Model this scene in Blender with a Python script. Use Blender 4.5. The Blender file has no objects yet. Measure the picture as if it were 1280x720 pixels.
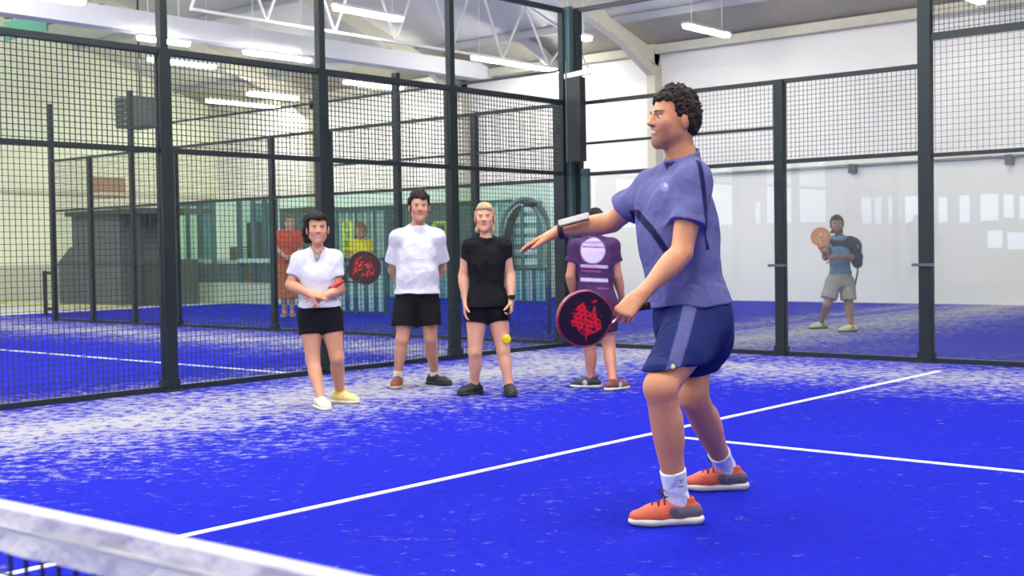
import bpy, bmesh, math, random
import numpy as np
from mathutils import Vector, Matrix
random.seed(7)
SC = bpy.context.scene
COL = SC.collection

# ------------------------------------------------------------------ camera
CF = 1562.2; YAW = math.radians(40.476); PIT = math.radians(-1.784); ROL = math.radians(-.926); CH = 1.222
_F = np.array([-math.sin(YAW)*math.cos(PIT), math.cos(YAW)*math.cos(PIT), math.sin(PIT)])
_R = np.array([math.cos(YAW), math.sin(YAW), 0.]); _U = np.cross(_R, _F)
_R2 = _R*math.cos(ROL)+_U*math.sin(ROL); _U2 = -_R*math.sin(ROL)+_U*math.cos(ROL)
EYE = np.array([0, 0, CH])
def J(px, py, d):
    """world point seen at pixel (px,py) at distance d along the view axis"""
    return EYE + d*(_F + _R2*(px-640)/CF + _U2*(360-py)/CF)
HR = np.array([math.cos(YAW), math.sin(YAW), 0.])      # horizontal right
HF = np.array([-math.sin(YAW), math.cos(YAW), 0.])     # horizontal forward
UP = np.array([0, 0, 1.])
cam = bpy.data.cameras.new('camera'); cam.sensor_width = 36; cam.lens = CF/1280*36
cam.clip_start = .05; cam.clip_end = 200
cam.dof.use_dof = True; cam.dof.focus_distance = 5.9; cam.dof.aperture_fstop = 5.0
co = bpy.data.objects.new('camera', cam); COL.objects.link(co)
M = Matrix([[_R2[i], _U2[i], -_F[i], EYE[i]] for i in range(3)]+[[0, 0, 0, 1]])
co.matrix_world = M; SC.camera = co
SC.view_settings.view_transform = 'Standard'; SC.view_settings.look = 'None'
SC.view_settings.gamma = 1; SC.view_settings.exposure = 0; SC.view_settings.use_curve_mapping = False
SC.cycles.max_bounces = 8; SC.cycles.diffuse_bounces = 4; SC.cycles.transparent_max_bounces = 24
SC.cycles.sample_clamp_indirect = 4

# ------------------------------------------------------------------ materials
def lin(c):
    c = np.asarray(c, float)/255
    return np.where(c <= .04045, c/12.92, ((c+.055)/1.055)**2.4)
def rgba(c): return tuple(lin(c))+(1,)
MATS = {}
def mat(name, col, rough=.6, metal=0, spec=.5, emit=None, es=0, noise=0, nscale=8, bump=0, bscale=40, attr=False, sheen=0):
    if name in MATS: return MATS[name]
    m = bpy.data.materials.new(name); m.use_nodes = True; nt = m.node_tree; N = nt.nodes; L = nt.links
    b = N['Principled BSDF']
    b.inputs['Roughness'].default_value = rough; b.inputs['Metallic'].default_value = metal
    b.inputs['Specular IOR Level'].default_value = spec
    if sheen: b.inputs['Sheen Weight'].default_value = sheen
    tc = N.new('ShaderNodeTexCoord')
    if attr:
        a = N.new('ShaderNodeAttribute'); a.attribute_name = 'Col'; src = a.outputs['Color']
    else:
        r = N.new('ShaderNodeRGB'); r.outputs[0].default_value = rgba(col); src = r.outputs[0]
    nz = N.new('ShaderNodeTexNoise'); nz.inputs['Scale'].default_value = nscale; nz.inputs['Detail'].default_value = 4
    L.new(tc.outputs['Object'], nz.inputs['Vector'])
    mr = N.new('ShaderNodeMapRange'); mr.inputs['To Min'].default_value = 1-noise; mr.inputs['To Max'].default_value = 1+noise*.6
    mr.inputs['From Min'].default_value = .3; mr.inputs['From Max'].default_value = .7
    L.new(nz.outputs['Fac'], mr.inputs['Value'])
    vm = N.new('ShaderNodeVectorMath'); vm.operation = 'SCALE'
    L.new(src, vm.inputs[0]); L.new(mr.outputs[0], vm.inputs['Scale']); L.new(vm.outputs[0], b.inputs['Base Color'])
    if bump:
        nb = N.new('ShaderNodeTexNoise'); nb.inputs['Scale'].default_value = bscale; nb.inputs['Detail'].default_value = 3
        L.new(tc.outputs['Object'], nb.inputs['Vector'])
        bp = N.new('ShaderNodeBump'); bp.inputs['Strength'].default_value = bump; bp.inputs['Distance'].default_value = .02
        L.new(nb.outputs['Fac'], bp.inputs['Height']); L.new(bp.outputs[0], b.inputs['Normal'])
    if emit is not None:
        b.inputs['Emission Color'].default_value = rgba(emit); b.inputs['Emission Strength'].default_value = es
    MATS[name] = m; return m
def glass_mat(name, tint, ior=1.3, rough=.0, haze=0.):
    m = bpy.data.materials.new(name); m.use_nodes = True; nt = m.node_tree; N = nt.nodes; L = nt.links
    N.remove(N['Principled BSDF']); out = N['Material Output']
    t = N.new('ShaderNodeBsdfTransparent'); t.inputs[0].default_value = rgba(tint)
    g = N.new('ShaderNodeBsdfGlossy'); g.inputs['Roughness'].default_value = rough
    lw = N.new('ShaderNodeLayerWeight'); lw.inputs['Blend'].default_value = .5
    pw = N.new('ShaderNodeMath'); pw.operation = 'POWER'; L.new(lw.outputs['Facing'], pw.inputs[0]); pw.inputs[1].default_value = 5
    fr = N.new('ShaderNodeMath'); fr.operation = 'MULTIPLY_ADD'; L.new(pw.outputs[0], fr.inputs[0]); fr.inputs[1].default_value = 1-ior; fr.inputs[2].default_value = ior
    mx = N.new('ShaderNodeMixShader'); L.new(fr.outputs[0], mx.inputs[0]); L.new(t.outputs[0], mx.inputs[1]); L.new(g.outputs[0], mx.inputs[2])
    if haze:
        d = N.new('ShaderNodeBsdfDiffuse'); d.inputs[0].default_value = (.75, .8, .78, 1)
        m2 = N.new('ShaderNodeMixShader'); m2.inputs[0].default_value = haze
        L.new(mx.outputs[0], m2.inputs[1]); L.new(d.outputs[0], m2.inputs[2]); mx = m2
    L.new(mx.outputs[0], out.inputs[0]); MATS[name] = m; return m

# ------------------------------------------------------------------ mesh helpers
def link(name, me, m=None, parent=None, loc=None):
    o = bpy.data.objects.new(name, me); COL.objects.link(o)
    if m is not None: me.materials.append(m)
    if parent is not None: o.parent = parent
    if loc is not None: o.location = loc
    return o
class MB:
    """collects boxes, bars and tubes in one mesh"""
    def __init__(s): s.v = []; s.f = []; s.sm = []
    def box(s, x0, x1, y0, y1, z0, z1):
        n = len(s.v)
        s.v += [(x, y, z) for z in (z0, z1) for y in (y0, y1) for x in (x0, x1)]
        s.f += [tuple(n+i for i in q) for q in ((0, 2, 3, 1), (4, 5, 7, 6), (0, 1, 5, 4), (2, 6, 7, 3), (0, 4, 6, 2), (1, 3, 7, 5))]; s.sm += [0]*6
        return s
    def bar(s, a, b, w, h=None, up=(0, 0, 1)):
        h = h or w; a = np.array(a, float); b = np.array(b, float); d = b-a; d /= np.linalg.norm(d)
        up = np.array(up, float)
        if abs(d@up) > .99: up = np.array([1., 0, 0])
        q = np.cross(d, up); q /= np.linalg.norm(q); u = np.cross(q, d); n = len(s.v)
        for p in (a, b):
            for i, j in ((-1, -1), (1, -1), (1, 1), (-1, 1)): s.v.append(tuple(p+q*i*w/2+u*j*h/2))
        s.f += [(n, n+3, n+2, n+1), (n+4, n+5, n+6, n+7)]+[(n+i, n+(i+1) % 4, n+4+(i+1) % 4, n+4+i) for i in range(4)]; s.sm += [0]*6
        return s
    def tube(s, pts, r, k=10, cap=True):
        pts = [np.array(p, float) for p in pts]; rs = r if hasattr(r, '__len__') else [r]*len(pts)
        n0 = len(s.v); prev = None
        for i, p in enumerate(pts):
            d = pts[min(i+1, len(pts)-1)]-pts[max(i-1, 0)]; d /= np.linalg.norm(d)+1e-12
            if prev is None: prev = np.cross(d, [0, 0, 1.]) if abs(d[2]) < .9 else np.cross(d, [1., 0, 0])
            q = prev-d*(prev@d); q /= np.linalg.norm(q); prev = q; u = np.cross(d, q)
            for j in range(k):
                a = 2*math.pi*j/k; s.v.append(tuple(p+rs[i]*(q*math.cos(a)+u*math.sin(a))))
        for i in range(len(pts)-1):
            for j in range(k):
                a = n0+i*k+j; b = n0+i*k+(j+1) % k; s.f.append((a, b, b+k, a+k)); s.sm.append(1)
        if cap:
            s.f.append(tuple(n0+j for j in reversed(range(k)))); s.f.append(tuple(n0+(len(pts)-1)*k+j for j in range(k))); s.sm += [0, 0]
        return s
    def poly(s, pts):
        n = len(s.v); s.v += [tuple(p) for p in pts]; s.f.append(tuple(range(n, n+len(pts)))); s.sm.append(0); return s
    def prism(s, pts, vec):
        """extrude the flat outline pts by vec"""
        n = len(s.v); k = len(pts); vec = np.array(vec, float)
        s.v += [tuple(p) for p in pts]+[tuple(np.array(p)+vec) for p in pts]
        s.f += [tuple(n+i for i in reversed(range(k))), tuple(n+k+i for i in range(k))]+[(n+i, n+(i+1) % k, n+k+(i+1) % k, n+k+i) for i in range(k)]; s.sm += [0]*(k+2)
        return s
    def build(s, name, m, parent=None, loc=None, bevel=0):
        me = bpy.data.meshes.new(name); v = np.array(s.v, float)
        if loc is not None: v = v-np.array(loc, float)
        me.from_pydata(v.tolist(), [], s.f)
        me.polygons.foreach_set('use_smooth', [bool(x) for x in s.sm])
        bm = bmesh.new(); bm.from_mesh(me); bmesh.ops.recalc_face_normals(bm, faces=bm.faces)
        if bevel: bmesh.ops.bevel(bm, geom=list(bm.edges), offset=bevel, segments=2, affect='EDGES', clamp_overlap=True)
        bm.to_mesh(me); bm.free()
        return link(name, me, m, parent, loc)
def tag(o, label, cat, group=None):
    o['label'] = label; o['category'] = cat
    if group: o['group'] = group
    return o
def struct(o): o['kind'] = 'structure'; return o
def empty(name, loc, label=None, cat=None, group=None):
    o = bpy.data.objects.new(name, None); COL.objects.link(o); o.location = loc; o.empty_display_size = .2
    if label: tag(o, label, cat, group)
    return o
def child_to(o, root):
    """keep world geometry when the parent sits away from the origin"""
    o.parent = root; bpy.context.view_layer.update(); o.matrix_parent_inverse = Matrix.Translation(-Vector(root.location))
    return o
def inroot(mb, name, m, root, bevel=0):
    """build in world coordinates, then hang under an Empty (translated only)"""
    v = np.array(mb.v, float)-np.array(root.location); mb.v = v.tolist()
    return mb.build(name, m, root, bevel=bevel)

# ------------------------------------------------------------------ the setting
FX = -9.593; WY = 12.401; NY = .843
HX0, HX1, HY0, HY1 = -33., 6., -14., 24.3      # hall
TX0 = -25.2                                     # left edge of the blue turf
EV = 5.85; SL = .30; RY = 5.15                  # eaves, slope, ridge
def roofz(y): return EV+SL*(HY1-y) if y > RY else EV+SL*(HY1-RY)-SL*(RY-y)

def turf_mat():
    m = bpy.data.materials.new('blue_turf'); m.use_nodes = True; N = m.node_tree.nodes; L = m.node_tree.links
    b = N['Principled BSDF']; b.inputs['Roughness'].default_value = .85; b.inputs['Specular IOR Level'].default_value = .03
    tc = N.new('ShaderNodeTexCoord'); sp = N.new('ShaderNodeSeparateXYZ'); L.new(tc.outputs['Object'], sp.inputs[0])
    def math_(op, a, b_=None, c=None, clamp=False):
        n = N.new('ShaderNodeMath'); n.operation = op; n.use_clamp = clamp
        for i, x in enumerate((a, b_, c)):
            if x is None: continue
            if isinstance(x, (int, float)): n.inputs[i].default_value = x
            else: L.new(x, n.inputs[i])
        return n.outputs[0]
    X, Y = sp.outputs[0], sp.outputs[1]
    def near(c, pos, sgn, w, wout):     # sand swept against the fences: densest a stride inside, gone at distance w
        d = math_('MULTIPLY', math_('SUBTRACT', c, pos), sgn)
        inn = math_('MINIMUM', math_('MULTIPLY_ADD', d, .36, .50), math_('DIVIDE', math_('SUBTRACT', w, d), w-1.4), clamp=True)
        out = math_('SUBTRACT', 1, math_('DIVIDE', math_('MULTIPLY', d, -1), wout), clamp=True)
        isin = math_('GREATER_THAN', d, 0)
        return math_('ADD', math_('MULTIPLY', inn, isin), math_('MULTIPLY', math_('MULTIPLY', out, .8), math_('SUBTRACT', 1, isin)))
    a = near(X, FX, 1, 4.3, 1.6); c = near(Y, WY, -1, 3.7, 1.5)
    wall = math_('MAXIMUM', math_('POWER', a, 1.0), math_('MULTIPLY', math_('POWER', c, 1.1), .9))
    mp = N.new('ShaderNodeMapping'); mp.inputs['Rotation'].default_value = (0, 0, -YAW); L.new(tc.outputs['Object'], mp.inputs['Vector'])
    mp.inputs['Scale'].default_value = (1, 1, 1)
    mp2 = N.new('ShaderNodeMapping'); mp2.inputs['Scale'].default_value = (1.0, 1.15, 1); L.new(mp.outputs[0], mp2.inputs['Vector'])
    def noise(sc, det, rough=.6):
        n = N.new('ShaderNodeTexNoise'); n.inputs['Scale'].default_value = sc; n.inputs['Detail'].default_value = det
        n.inputs['Roughness'].default_value = rough; L.new(mp2.outputs[0], n.inputs['Vector']); return n.outputs['Fac']
    n1 = noise(9.5, 7, .74); n2 = noise(1.1, 3); n3 = noise(60, 3)
    patch = math_('MULTIPLY_ADD', n2, .9, -.45)
    w2 = math_('MULTIPLY_ADD', wall, .215, math_('MULTIPLY', patch, .24))
    t = math_('ADD', math_('ADD', n1, w2), math_('MULTIPLY_ADD', n3, .10, -.05))
    mr = N.new('ShaderNodeMapRange'); mr.inputs['From Min'].default_value = .60; mr.inputs['From Max'].default_value = .715; L.new(t, mr.inputs['Value'])
    mask = math_('MULTIPLY', mr.outputs[0], math_('MULTIPLY_ADD', wall, .60, .34), clamp=True)
    # blue base with pile variation
    r1 = N.new('ShaderNodeMix'); r1.data_type = 'RGBA'; r1.inputs['A'].default_value = (.006, .0085, .27, 1); r1.inputs['B'].default_value = (.014, .021, .42, 1)
    L.new(noise(16, 4), r1.inputs['Factor'])
    r2 = N.new('ShaderNodeMix'); r2.data_type = 'RGBA'; L.new(mask, r2.inputs['Factor']); L.new(r1.outputs['Result'], r2.inputs['A'])
    r2.inputs['B'].default_value = rgba((172, 171, 170)); L.new(r2.outputs['Result'], b.inputs['Base Color'])
    bp = N.new('ShaderNodeBump'); bp.inputs['Strength'].default_value = .35; bp.inputs['Distance'].default_value = .01
    L.new(noise(180, 2), bp.inputs['Height']); L.new(bp.outputs[0], b.inputs['Normal'])
    return m
TURF = turf_mat()
fl = struct(MB().box(TX0, HX1, HY0, HY1, -.2, 0).build('floor', TURF))
mconc = mat('concrete_floor', (196, 197, 192), .5, noise=.08)
struct(MB().box(HX0, TX0, HY0, HY1, -.2, -.004).build('floor_apron', mconc))
mline = mat('line_white', (232, 234, 240), .7, noise=.1, nscale=30)
struct(MB().box(-4.618, -4.568, .9, 11.6, 0, .004).build('court_line', mline, fl))
struct(MB().box(-4.568, .35, 6.715, 6.765, 0, .004).build('court_line', mline, fl))
struct(MB().box(-21.9, FX-.1, 8.12, 8.17, 0, .004).build('court_line', mline, fl))
mlf = mat('line_faded', (150, 155, 222), .8, noise=.15, nscale=20)
struct(MB().box(-9.08, -9.02, WY+.3, 23.9, 0, .004).build('court_line', mlf, fl))
struct(MB().box(-7.2, -7.16, WY+.3, 20.9, 0, .003).build('court_line', mat('line_ghost', (96, 96, 222), .8), fl))
struct(MB().box(-9.02, HX1-.5, 20.9, 20.96, 0, .003).build('court_line', MATS['line_ghost'], fl))

mwall = mat('wall_white', (240, 238, 226), .55, noise=.03, nscale=.8)
mwgreen = mat('wall_greenish', (220, 226, 194), .6, noise=.05, nscale=.6)
struct(MB().box(HX0, HX1, HY1, HY1+.2, 0, EV+.3).build('wall_far', mwall))
def gable(x0, x1):
    pts = [(x0, HY0, 0), (x0, HY1, 0), (x0, HY1, roofz(HY1)), (x0, RY, roofz(RY)), (x0, HY0, roofz(HY0))]
    return MB().prism(pts, (x1-x0, 0, 0))
struct(gable(HX0, HX0-.2).build('wall_left', mwgreen))
struct(gable(HX1, HX1+.2).build('wall_right', mwall))
struct(MB().box(HX0, HX1, HY0-.2, HY0, 0, roofz(HY0)).build('wall_near', mwall))
mroof = mat('roof_sheet', (212, 211, 200), .5, noise=.06, nscale=.5)
def slab(y0, y1, x0=HX0, x1=HX1, off=0, th=.12):
    return MB().prism([(x0, y0, roofz(y0)+off), (x0, y1, roofz(y1)+off), (x0, y1, roofz(y1)+off+th), (x0, y0, roofz(y0)+off+th)], (x1-x0, 0, 0))
struct(slab(RY, HY1).build('ceiling', mroof)); struct(slab(HY0, RY).build('ceiling_near', mroof))
mivory = mat('ivory_paint', (205, 202, 178), .5, noise=.05)
msoffit_shade = mat('soffit_shade', (164, 160, 140), .6, noise=.08)  # shade under the eaves put into the soffit colour
struct(slab(22.75, HY1-.02, off=-.06, th=.05).build('trim_1', msoffit_shade))
struct(MB().box(HX0+.02, HX1-.02, HY1-.28, HY1-.02, EV-.22, EV-.02).build('trim_2', mivory))
for k, y in enumerate((22.7, 19.4, 16.2, 13.0, 9.8)):
    struct(MB().bar((HX0+.1, y, roofz(y)-.1), (HX1-.1, y, roofz(y)-.1), .09, .16).build('trim_%d' % (3+k), mat('purlin', (168, 170, 170), .5)))
# portal frames
for k, x in enumerate((-28.2, -22.2, -16.2)):
    m_ = MB(); m_.box(x-.11, x+.11, HY1-.3, HY1-.02, 0, EV)
    m_.bar((x, HY1-.1, EV-.35), (x, RY, roofz(RY)-.28), .22, .30)
    m_.bar((x, HY1-.1, EV-.7), (x, HY1-2.3, roofz(HY1-2.3)-.25), .2, .2)
    struct(m_.build('trim_%d' % (10+k), mivory))
# lattice truss along the hall and its steep strut
def truss(x, y0, y1, z0, name):
    m_ = MB(); m_.bar((x, y0, z0), (x, y1, z0), .045, .05)
    n = int((y1-y0)/1.5)
    for i in range(n):
        a = y0+(y1-y0)*i/n; b = y0+(y1-y0)*(i+1)/n; c = (a+b)/2; zt = min(roofz(c)-.2, z0+1.75)
        m_.bar((x, a, z0), (x, c, zt), .035); m_.bar((x, c, zt), (x, b, z0), .035)
        if i: m_.bar((x, a-(b-a)/2, min(roofz(a-(b-a)/2)-.2, z0+1.75)), (x, c, zt), .05)
    struct(m_.build(name, mat('steel_white', (206, 206, 200), .4)))
truss(-17.6, 12.5, 23.6, 5.3, 'trim_20')
struct(MB().bar((-19.1, 21.6, 7.0), (-19.0, 24.1, 5.6), .2, .2).build('trim_22', MATS['steel_white']))
mduct = mat('duct_grey', (205, 206, 206), .5)
struct(MB().box(-21.6, -21.2, 3.0, 24.2, 5.55, 5.95).build('trim_23', mduct))
for k, (x, y, z) in enumerate([(-20.5, 14.0, 5.75), (-26, 14, 5.4)]):
    struct(MB().bar((x-7, y+.5, z+1.0), (x+3, y+.2, z+.9), .10, .14).build('trim_%d' % (24+k), mat('steel_dark', (96, 98, 94), .5)))
# windows in the near wall (they mirror in the glass)
mpane = mat('daylight_pane', (235, 242, 255), .3, emit=(226, 240, 255), es=5.0)
mframe = mat('window_frame', (225, 225, 225), .4)
def invY(px, py, Y):
    d = _F + _R2*(px-640)/CF + _U2*(360-py)/CF; t = Y/d[1]; return EYE+d*t
VY = 2*WY-HY0
wl = [(1058, 1066, 232, 280), (1077, 1090, 246, 279), (1094, 1103, 246, 279), (1111, 1126, 246, 279), (1132, 1150, 245, 279), (1174, 1185, 246, 278), (1200, 1213, 244, 278),
      (1226, 1249, 242, 276), (1255, 1268, 243, 272), (1275, 1292, 244, 274), (1235, 1254, 288, 310), (1260, 1284, 290, 312), (945, 951, 252, 280)]
for k, (a, b, c, d) in enumerate(wl):
    p0 = invY(a, d, VY); p1 = invY(b, c, VY)
    f = MB(); w = .07
    for q in ((p0[0]-w, p0[0], p0[2]-w, p1[2]+w), (p1[0], p1[0]+w, p0[2]-w, p1[2]+w), (p0[0], p1[0], p0[2]-w, p0[2]), (p0[0], p1[0], p1[2], p1[2]+w)):
        f.box(q[0], q[1], HY0, HY0+.06, q[2], q[3])
    fr = struct(f.build('window_%d' % (k+1), mframe))
    struct(MB().box(p0[0], p1[0], HY0+.01, HY0+.03, p0[2], p1[2]).build('window_pane', mpane, fr))
# big unseen windows added to the near wall for light, outside the mirrored strip
for k, x in enumerate(np.arange(-31, -20, 3.2)):
    f = MB()
    for q in ((x-.07, x, 1.9, 5.1), (x+2.2, x+2.27, 1.9, 5.1), (x, x+2.2, 1.9, 1.97), (x, x+2.2, 5.03, 5.1)): f.box(q[0], q[1], HY0, HY0+.06, q[2], q[3])
    fr = struct(f.build('window_%d' % (k+20), mframe)); struct(MB().box(x, x+2.2, HY0+.01, HY0+.03, 1.97, 5.03).build('window_pane', mpane, fr))

# ------------------------------------------------------------------ lamps
mtube = mat('lamp_tube', (255, 255, 255), .3, emit=(255, 253, 248), es=105)
mhouse = mat('lamp_housing', (225, 226, 224), .4)
def lamp(x, y0, y1, z, label, w=.13, group=None):
    r = empty('strip_light', (x, (y0+y1)/2, z), label, 'light', group)
    inroot(MB().box(x-w/2-.02, x+w/2+.02, y0-.03, y1+.03, z+.05, z+.10), 'housing', mhouse, r)
    for s in (-1, 1): inroot(MB().tube([(x+s*w*.3, y0, z+.015), (x+s*w*.3, y1, z+.015)], w*.24, 8), 'tube', mtube, r)
    zz = roofz((y0+y1)/2)
    for yy in (y0+.2, y1-.2): inroot(MB().bar((x, yy, z+.1), (x, yy, roofz(yy)-.02), .012), 'hanger', mhouse, r)
    return r
lamp(-13.3, 20.95, 22.5, 5.5, 'bright strip light above the head of the man in the violet shirt')
lamp(-18.86, 20.9, 24.0, 5.5, 'long strip light ending at the corner post of the court')
lamp(-16.7, 14.9, 16.5, 5.5, 'strip light high up between the second and third court posts, beside the lattice truss')
lamp(-20.95, 16.2, 17.9, 5.35, 'strip light on the pale roof beam, just left of the second tall court post')
lamp(-19.4, 10.5, 11.6, 5.5, 'strip light at the top left edge of the view')
lamp(-20.95, 13.7, 14.8, 5.35, 'strip light on the pale roof beam directly beside the large left court post')
lamp(-23.5, 15.6, 17.3, 5.42, 'strip light seen through the mesh just right of the large left court post')
lamp(-26.9, 20.9, 22.5, 5.45, 'short strip light seen through the mesh, upper of the two in the second bay', .2)
lamp(-29.3, 21.3, 23.9, 5.5, 'long thin strip light seen through the mesh, lowest in the second bay')
lamp(-23.8, 21.5, 23.5, 5.5, 'strip light seen through the mesh of the third bay beside a slim post')
lamp(-15.55, 19.9, 20.8, 5.5, 'small strip light seen just right of the corner post')
lamp(-8.2, 21.7, 22.75, 5.5, 'strip light at the top right edge seen through the high mesh')
n = 0
for x in (-26, -14, -7, -1):  # unseen overhead lamps added to brighten the courts
    for y in (-9, -2.5, 3.5, 8.2):
        lamp(x, y, y+3.4, 7.6 if y > -4 else 6.4, 'unseen high strip light added outside the view to light the courts', .28, 'added high strip lights over the courts'); n += 1

# ------------------------------------------------------------------ court enclosure
msteel = mat('post_steel', (31, 40, 42), .38, metal=.3, noise=.15, nscale=3)
mrail = mat('rail_steel', (30, 38, 40), .4, metal=.2)
mmesh = mat('mesh_wire', (38, 44, 44), .5)
mgal = mat('plate_steel', (95, 100, 102), .4, metal=.6)
GL = glass_mat('glass_clear', (250, 252, 250), .035, haze=.03)
GLT = glass_mat('glass_teal', (226, 242, 240), .04)
def wires(plane, v, a0, a1, z0, z1, w=.0050, step=.05):
    """welded mesh on the plane x=v or y=v"""
    m_ = MB()
    def bx(p0, p1, q0, q1):
        if plane == 'x': m_.box(v-w/2, v+w/2, p0, p1, q0, q1)
        else: m_.box(p0, p1, v-w/2, v+w/2, q0, q1)
    for a in np.arange(a0+step/2, a1, step): bx(a-w/2, a+w/2, z0, z1)
    for z in np.arange(z0+step/2, z1, step): bx(a0, a1, z-w/2, z+w/2)
    return m_
def post(root, plane, v, a, z1, w=.10, dpt=.07, mid=3.03, m_=None):
    """upright with a foot plate; slimmer above the mesh"""
    b = MB()
    def bx(da, dv, z0, z1_):
        if plane == 'x': b.box(v-dv/2, v+dv/2, a-da/2, a+da/2, z0, z1_)
        else: b.box(a-da/2, a+da/2, v-dv/2, v+dv/2, z0, z1_)
    bx(w, dpt, 0, min(mid, z1))
    if z1 > mid: bx(w*.62, dpt*.8, mid, z1)
    o = inroot(b, 'post', m_ or msteel, root)
    f = MB()
    if plane == 'x': f.box(v-.09, v+.09, a-w*.8, a+w*.8, 0, .012); f.box(v-dpt/2-.012, v+dpt/2+.012, a-w*.6, a+w*.6, .012, .11)
    else: f.box(a-w*.8, a+w*.8, v-.09, v+.09, 0, .012); f.box(a-w*.6, a+w*.6, v-dpt/2-.012, v+dpt/2+.012, .012, .11)
    f.v = (np.array(f.v)-np.array(root.location)).tolist(); f.build('foot_plate', mrail, o)
    return o
def rail(root, plane, v, a0, a1, z, h=.045, d=.045):
    b = MB()
    if plane == 'x': b.box(v-d/2, v+d/2, a0, a1, z-h/2, z+h/2)
    else: b.box(a0, a1, v-d/2, v+d/2, z-h/2, z+h/2)
    return inroot(b, 'rail', mrail, root)
# side fence
sf = empty('court_side_fence', (FX, 7, 0), 'tall dark steel court fence filled with wire mesh, behind the standing players', 'fence')
ys = [2.6, 4.55, 6.50, 8.34, 10.24, 12.27]
for y in ys: post(sf, 'x', FX, y, 4.16, .12, .09)
Z2, Z3, Z4 = 2.15, 3.03, 4.16
rail(sf, 'x', FX, ys[0], 12.29, .025, .05, .06); rail(sf, 'x', FX, ys[0], 12.29, Z2); rail(sf, 'x', FX, ys[0], 12.29, Z3, .055); rail(sf, 'x', FX, ys[0], 12.29, Z4, .06)
for a, b in zip(ys[:-1], ys[1:]):
    inroot(wires('x', FX, a+.06, b-.06, .05, Z2-.02, .0045), 'mesh_panel', mmesh, sf)
    inroot(wires('x', FX, a+.06, b-.06, Z2+.02, Z3-.03, .0068), 'mesh_panel', mmesh, sf)
# back wall
bw = empty('court_back_wall', (-5, WY, 0), 'glass court back wall in dark steel frame with a mesh band on top, at the right', 'fence')
xs = [-9.47, -8.1, -6.68, -5.04, -3.3, -1.6, .3]
for x in xs: post(bw, 'y', WY, x, 4.6 if x == -5.04 else (4.16 if x == -9.47 else (3.03 if x < -5.1 else 4.6)), .11 if x != -5.04 else .13, .09, mid=9)
rail(bw, 'y', WY, -9.5, .3, .025, .05, .06); rail(bw, 'y', WY, -9.5, -5.04, 2.13); rail(bw, 'y', WY, -9.5, -5.04, 3.01)
rail(bw, 'y', WY, -5.04, .3, 2.10, .04); rail(bw, 'y', WY, -5.04, .3, 3.29, .075); rail(bw, 'y', WY, -5.04, .3, 4.6)
rail(bw, 'y', WY, -9.5, -5.04, 4.16, .055)
for a, b in zip(xs[:-1], xs[1:]):
    if a < -9: pass
    elif a < -5.1:
        inroot(wires('y', WY, a+.06, b-.06, 2.16, 2.99, .0045 if a > -7 else .004), 'mesh_panel', mmesh, bw)
    else:
        inroot(wires('y', WY, a+.07, b-.06, 2.13, 3.25, .0035, .06), 'mesh_panel', mmesh, bw)
        inroot(wires('y', WY, a+.07, b-.06, 3.33, 4.57, .005), 'mesh_panel', mmesh, bw)
    inroot(MB().box(a+.05, b-.05, WY-.005, WY+.005, .05, 2.1), 'glass_pane', GL, bw)
rail(bw, 'y', WY, -9.5, -6.68, 2.51, .03)
for x in (-6.68, -5.04):
    inroot(MB().box(x-.13, x+.10, WY-.065, WY-.045, .98, 1.01), 'clamp', mgal, bw)
# neighbouring court: back fence in the same plane, going left
nb = empty('neighbour_court_fence', (-15.5, WY, 0), 'dark steel and mesh fence of the neighbouring court, seen through the side fence', 'fence')
xs2 = [-22.0, -20.66, -19.3, -18.0, -15.45, -14.1, -12.67, -11.2, -9.79]
for x in xs2:
    z1 = {-22.0: 4.1, -19.3: 4.1, -12.67: 3.72}.get(x, 3.03); post(nb, 'y', WY, x, z1, .10, .07, mid=9)
for z in (.03, 2.08, 3.02): rail(nb, 'y', WY, -22.05, -9.72, z, .045)
rail(nb, 'y', WY, -22.05, -17.95, 1.07, .035); rail(nb, 'y', WY, -14.1, -9.72, 2.5, .03)
rail(nb, 'y', WY, -19.3, -9.72, 3.45, .03)
for a, b in zip(xs2[:-1], xs2[1:]):
    inroot(wires('y', WY, a+.05, b-.05, 2.1, 3.0, .0045, .06), 'mesh_panel', mmesh, nb)
    if b < -17.9: inroot(wires('y', WY, a+.05, b-.05, .05, 2.06, .0045, .06), 'mesh_panel', mmesh, nb)
    else: inroot(MB().box(a+.05, b-.05, WY-.005, WY+.005, .05, 2.06), 'glass_pane', GLT, nb)
inroot(MB().box(-22.28, -22.22, WY-.08, WY-.02, .1, .95).box(-22.28, -22.0, WY-.06, WY-.03, .88, .94).box(-22.28, -22.0, WY-.06, WY-.03, .2, .26), 'bracket', mrail, nb)
# corner uprights and the slim floodlight box
mteal = mat('corner_steel', (62, 84, 88), .3, metal=.3)
for dx, dy in ((-.03, .16), (.07, .03), (.25, .10)):
    inroot(MB().box(FX+dx-.045, FX+dx+.045, WY+dy-.16, WY+dy-.08, 0, 2.2 if dx == .25 else 4.2), 'corner_upright', mteal if dx > 0 else msteel, bw)
lb = empty('lamp_box', (FX+.28, WY-.2, 2.2), 'long dark vertical lamp box fixed high on the corner post', 'lamp')
inroot(MB().box(FX+.17, FX+.37, WY-.27, WY-.15, 2.28, 3.3), 'housing', mat('lamp_black', (22, 26, 28), .4), lb)
inroot(MB().box(FX+.15, FX+.165, WY-.27, WY-.255, 2.28, 3.5), 'edge_strip', mgal, lb)
inroot(MB().bar((FX+.1, WY-.2, 3.33), (FX+.5, WY-.2, 3.36), .06, .06), 'lamp_tip', mat('tip_white', (240, 240, 236), .4), lb)

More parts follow.
